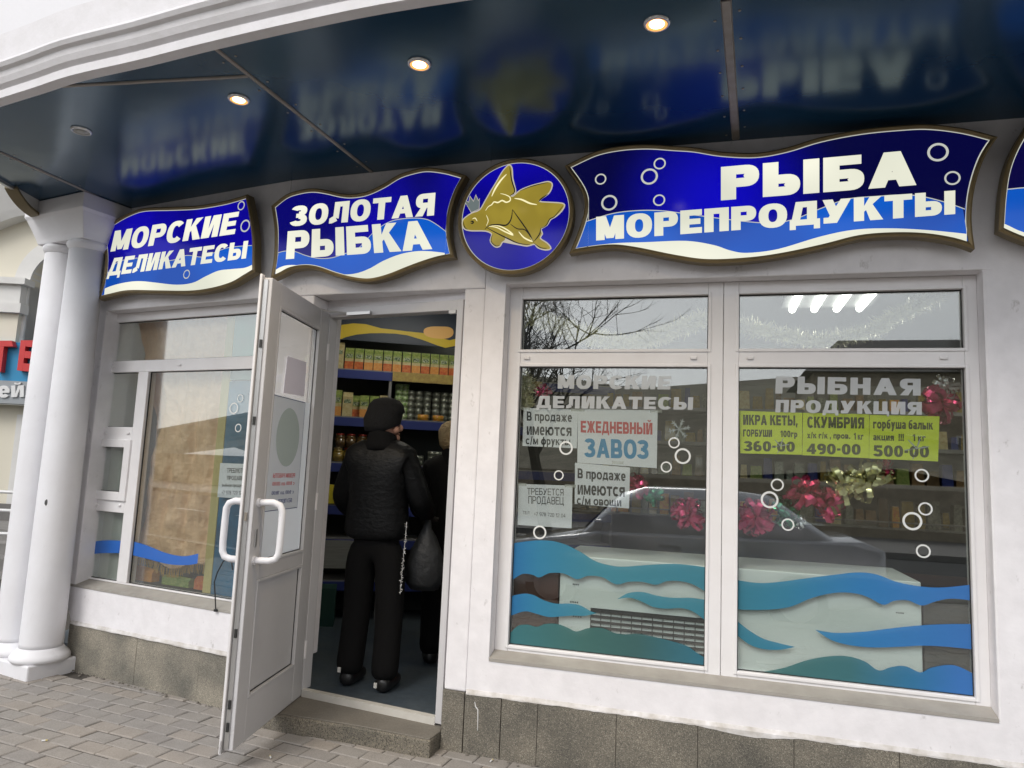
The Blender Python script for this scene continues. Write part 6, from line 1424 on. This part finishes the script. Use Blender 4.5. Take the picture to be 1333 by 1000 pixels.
    ey = MB(); fm_ = ey
    blob((.033, .089, .018), (.011, .006, .006)); blob((-.033, .089, .018), (.011, .006, .006))
    me = bpy.data.meshes.new('eyes'); me.from_pydata(ey.v, [], ey.f); parts.append(('eyes', me, M['black_ink']))
    # hands: palm + five fingers each
    for (e_, w_), sg in ((arm_l, -1), (arm_r, 1)):
        W = V3(*w_); d = (W-V3(*e_)).normalized(); sd_ = V3(0, 0, 1).cross(d); sd_ = sd_.normalized() if sd_.length > .2 else V3(1, 0, 0); nn = d.cross(sd_)
        hv = [W-d*.02, W+d*.045, W+d*.075]; he = [(0, 1), (1, 2)]; hr_ = [.026, (.034, .022), (.034, .018)]
        for i, (off, ln_) in enumerate(((-.026, .062), (-.009, .072), (.009, .068), (.026, .052))):
            k = len(hv); b0 = W+d*.08+sd_*off; hv += [b0, b0+d*ln_*.5+nn*.008, b0+d*ln_*.85+nn*.028]; he += [(2, k), (k, k+1), (k+1, k+2)]; hr_ += [.010, .009, .007]
        k = len(hv); hv += [W+d*.03+sd_*(-.034*sg), W+d*.065+sd_*(-.05*sg)+nn*.012]; he += [(1, k), (k, k+1)]; hr_ += [.011, .009]
        parts.append(('hand', skin_mesh('hand', hv, he, hr_, root=1, sub=1), M['blackcloth'] if furhat else M['glove']))
    return person(base, yaw, H, label, parts)
fL, fR = ground(450, 893, FZ), ground(497, 903, FZ)
ctrp = (fL+fR)/2+Vector((.0, .10, 0)); ctrp.z = FZ
yaw = R(-12)
Ri = Matrix.Rotation(-yaw, 3, 'Z')
a = Ri @ (fL-ctrp); b = Ri @ (fR-ctrp)
HH = 1.70
p1_ = build_person(ctrp, yaw, HH, 'shopper in black knit hat, black quilted jacket and black trousers, seen from behind', M['hat'], M['jacket'], M['blackcloth'], (a.x, a.y+.03, .0), (b.x, b.y+.04, .0),
             ((.27, .04, 1.12), (.25, .28, 1.02)), ((-.27, .03, 1.12), (-.24, .26, 1.0)), headturn=R(-62), coat_len=.86, bulk=1.12)
for f_, h_ in ((a, .12), (b, .075)):
    mb = MB(); c_ = V3(f_.x, f_.y-.045, h_)
    mb.hexa([c_+V3(x*.009, y*.003-.064, z*.014) for z in (-1, 1) for x, y in ((-1, -1), (1, -1), (1, 1), (-1, 1))]); o = mb.build('heel_patch', M['reflector']); o.parent = p1_
c2p = ground(577, 868, FZ)+Vector((-.01, .10, 0)); c2p.z = FZ
p2_ = build_person(c2p, R(10), 1.62, 'shopper in beige fur hat and long dark coat, half hidden by the door jamb', M['fur'], M['blackcloth'], M['blackcloth'], (-.1, .0, 0), (.1, .05, 0), ((.25, .05, 1.12), (.22, .25, 1.02)), ((-.25, .03, 1.12), (-.2, .25, 1.05)), headturn=R(20), coat_len=.62, furhat=True, bulk=1.08)
# bag and tinsel strand
bgp = ctrp+Vector((.30, .10, 0)); mb = MB()
mb.loft([[bgp+Vector((r_*math.cos(k*math.pi/8)*1.0+.01*math.sin(k*3+z*20), r_*.6*math.sin(k*math.pi/8), z)) for k in range(16)] for z, r_ in ((.56, .02), (.55, .08), (.60, .115), (.70, .12), (.80, .095), (.88, .05), (.93, .02), (.98, .012))]); 
tag(mb.build('carrier_bag', M['bag'], smooth=True), 'crumpled grey plastic carrier bag hanging at the right side of the first shopper', 'bag')
rr = random.Random(21); mb = MB(); q0, q1 = ctrp+Vector((.20, -.14, .98)), ctrp+Vector((.185, -.14, .56))
mb.tube([q0, q1], .002, 4)
for i in range(170):
    c = q0.lerp(q1, rr.random()**.7); d = Vector((rr.gauss(0, 1), rr.gauss(0, 1), rr.gauss(0, 1))).normalized()*rr.uniform(.004, .014); p = d.orthogonal().normalized()*.0022; mb.face([c-p, c+p, c+d+p, c+d-p])
tag(mb.build('tinsel_strand', M['foil_silver']), 'glittering silver strand hanging beside the first shopper\'s leg', 'decoration')

# ================================================================== NEIGHBOURING BUILDING ON THE LEFT
FN = Frame((-7.0, 10.2, 0), R(-3))
nb = empty('neighbour_building', FN.pt(0, 1, 0), 'cream and white building with arched openings beyond the columns', 'building')
def Nq(x, y, o=0): return FN.sz(x, y, o)
zsg1 = Nq(20, 498)[1]; zsg2 = Nq(20, 527)[1]; zpl = Nq(15, 656)[1]; zcap = Nq(20, 372)[1]
ax = Nq(50, 480)[0]
axr = 1.15
# wall with arch: arch centre & radius from the photo
ac_s, ac_z = Nq(86, 402)[0], Nq(60, 372)[1]; ar = ac_s-Nq(40, 372)[0]
print('nb', zsg1, zsg2, zpl, zcap, ac_s, ac_z, ar)
out = [(-6, zsg1), (-6, 9.5), (6, 9.5), (6, zsg1), (ac_s+ar, zsg1), (ac_s+ar, ac_z)]+[(ac_s+ar*math.cos(t), ac_z+ar*math.sin(t)) for t in [k*math.pi/18 for k in range(1, 18)]]+[(ac_s-ar, ac_z), (ac_s-ar, zsg1)]
mb = MB(); mb.prism(FN, out, 0, .35); mb.build('upper_wall', M['cream'], nb)
# white archivolt
arc = [(math.cos(t), math.sin(t)) for t in [k*math.pi/24 for k in range(25)]]
mb = MB(); mb.loft([[FN.pt(ac_s+c*(ar+.0), -.04, ac_z+s_*(ar+.0)), FN.pt(ac_s+c*(ar+.22), -.04, ac_z+s_*(ar+.22)), FN.pt(ac_s+c*(ar+.22), .0, ac_z+s_*(ar+.22)), FN.pt(ac_s+c*ar, .36, ac_z+s_*ar)] for c, s_ in arc]); mb.build('arch_band', M['nb_white'], nb)
mb = MB(); mb.box(FN, ac_s-ar-.22, ac_s-ar, -.039, .36, zsg1, ac_z); mb.build('arch_pier', M['nb_white'], nb)
mb = MB(); mb.box(FN, ac_s-ar-.1, ac_s+ar+.1, .30, .34, zsg1, ac_z+ar+.05); mb.build('window_pane', M['nb_dark'], nb)
mb = MB()
for k in range(6): z = zsg1+.1+k*.62; mb.box(FN, ac_s-ar, ac_s+ar, .26, .299, z, z+.05)
for k in range(1, 4): s = ac_s-ar+k*ar/2; mb.box(FN, s-.06, s, .258, .298, zsg1, ac_z+ar)
mb.box(FN, ac_s-ar, ac_s-ar+.16, .255, .297, zsg1, ac_z+ar*.6)
mb.build('window_frame', M['nb_white'], nb)
# pilaster with capital
p0, p1__ = Nq(10, 420)[0], Nq(30, 420)[0]
mb = MB(); mb.box(FN, p0-.1, p1__, -.12, .0, zsg1, zcap); mb.build('pilaster', M['cream'], nb)
mb = MB(); mb.box(FN, p0-1.2, p1__+.06, -.2, -.0, Nq(20, 410)[1], Nq(20, 398)[1]); mb.box(FN, p0-1.2, p1__+.02, -.17, 0, Nq(20, 398)[1]+.001, Nq(20, 374)[1]); mb.box(FN, p0-1.2, p1__+.1, -.24, 0, Nq(20, 374)[1]+.001, Nq(20, 366)[1]); mb.build('pilaster_capital', M['nb_white'], nb)
mb = MB(); crv = [Nq(x, y, -.3) for x, y in ((-40, 300), (0, 284), (20, 278), (45, 276), (70, 280), (120, 300))]; mb.loft([[FN.pt(s, -.45, z+.9), FN.pt(s, -.4, z+.45), FN.pt(s, -.25, z+.1), FN.pt(s, -.2, z), FN.pt(s, 0, z), FN.pt(s, 0, z+.9)] for s, z in crom(crv, 5)]); mb.build('curved_cornice', M['nb_white'], nb)
mb = MB(); mb.box(FN, -6, 6, .01, .3, zpl, zsg2-.001); mb.build('lower_wall', M['cream'], nb)
mb = MB(); mb.box(FN, -6, 6, -.05, .3, -.3, zpl-.001); mb.build('plinth', M['nb_grey'], nb)
mb = MB(); s0n, s1n = Nq(18, 600)[0], Nq(60, 600)[0]; zt_n = Nq(30, 540)[1]
mb.box(FN, s0n-.02, s1n, -.02, .01, zpl, zt_n); mb.build('window_frame', M['nb_white'], nb)
for (ya, yb) in ((537, 571), (577, 612), (619, 654)):
    xa = Nq(34-(ya-537)*.10, ya)[0]; mb = MB(); mb.box(FN, xa, xa+1.2, -.03, -.0205, Nq(20, yb)[1], Nq(20, ya)[1]); mb.build('window_pane', M['nb_dark'], nb)
# shop sign on it
ns = empty('neighbour_sign', FN.pt(0, -.2, zsg2), 'blue and grey sign with red block letters, cut off by the columns', 'sign')
zs_t = Nq(10, 448)[1]
mb = MB(); mb.box(FN, -5, 2.0, -.22, -.001, zsg1, zs_t); mb.build('blue_panel', M['cyan_sign'], ns)
mb = MB(); mb.box(FN, -5, 2.0, -.24, -.001, zsg2, zsg1-.001); mb.build('grey_panel', M['grey_sign'], ns)
def block(L, o, d, m, nm):
    mb = MB()
    for q in L:
        c = [FN.sz(x, y, o) for x, y in q]; mb.prism(FN, c, o, o+d)
    mb.build(nm, m, ns)
block([[(-14, 451), (17, 451), (15, 443.5), (-12, 443.5)][::1], [(-6, 484), (1, 484), (5, 451.2), (-2, 451.2)]], -.32, .09, M['red_sign'], 'letter_te')
block([[(22, 482), (29, 483), (34, 443), (27, 443)], [(29.2, 483), (56, 485), (57, 475), (30.3, 473)], [(31.3, 466), (56, 468), (57, 459), (32.4, 457)], [(33, 451), (56, 453), (58, 443.4), (34.1, 443)]], -.32, .09, M['red_sign'], 'letter_ie')
tx = text(FN, 'ей', [FN.sz(x, y, -.26) for x, y in ((-3, 518), (31, 517), (31, 498), (-3, 499))], -.262, M['letter_white'], ns, .05)
so2 = tx.modifiers.new('solid', 'SOLIDIFY'); so2.thickness = .02
# steps and rail in front of it
stp = empty('entrance_steps', FN.pt(0, -1, 0), 'low grey steps in front of the neighbouring building', 'steps')
for k in range(4):
    mb = MB(); mb.box(FN, -5, 5, -2.2+k*.35, -.05, -.1+k*.13, .03+k*.13); mb.build('step', M['kerb'], stp)
rl = empty('handrail', FN.pt(0, -2, 0), 'thin white handrail in front of the steps', 'railing')
for z in (.95, .75, .5): mb = MB(); mb.tube([FN.pt(-4, -2.3, z), FN.pt(1.5, -2.3, z)], .018, 8); mb.build('rail', M['letter_white'], rl)
for s in (-3, -1.6, -.2, 1.2): mb = MB(); mb.tube([FN.pt(s, -2.3, -.05), FN.pt(s, -2.3, .96)], .018, 8); mb.build('post', M['letter_white'], rl)
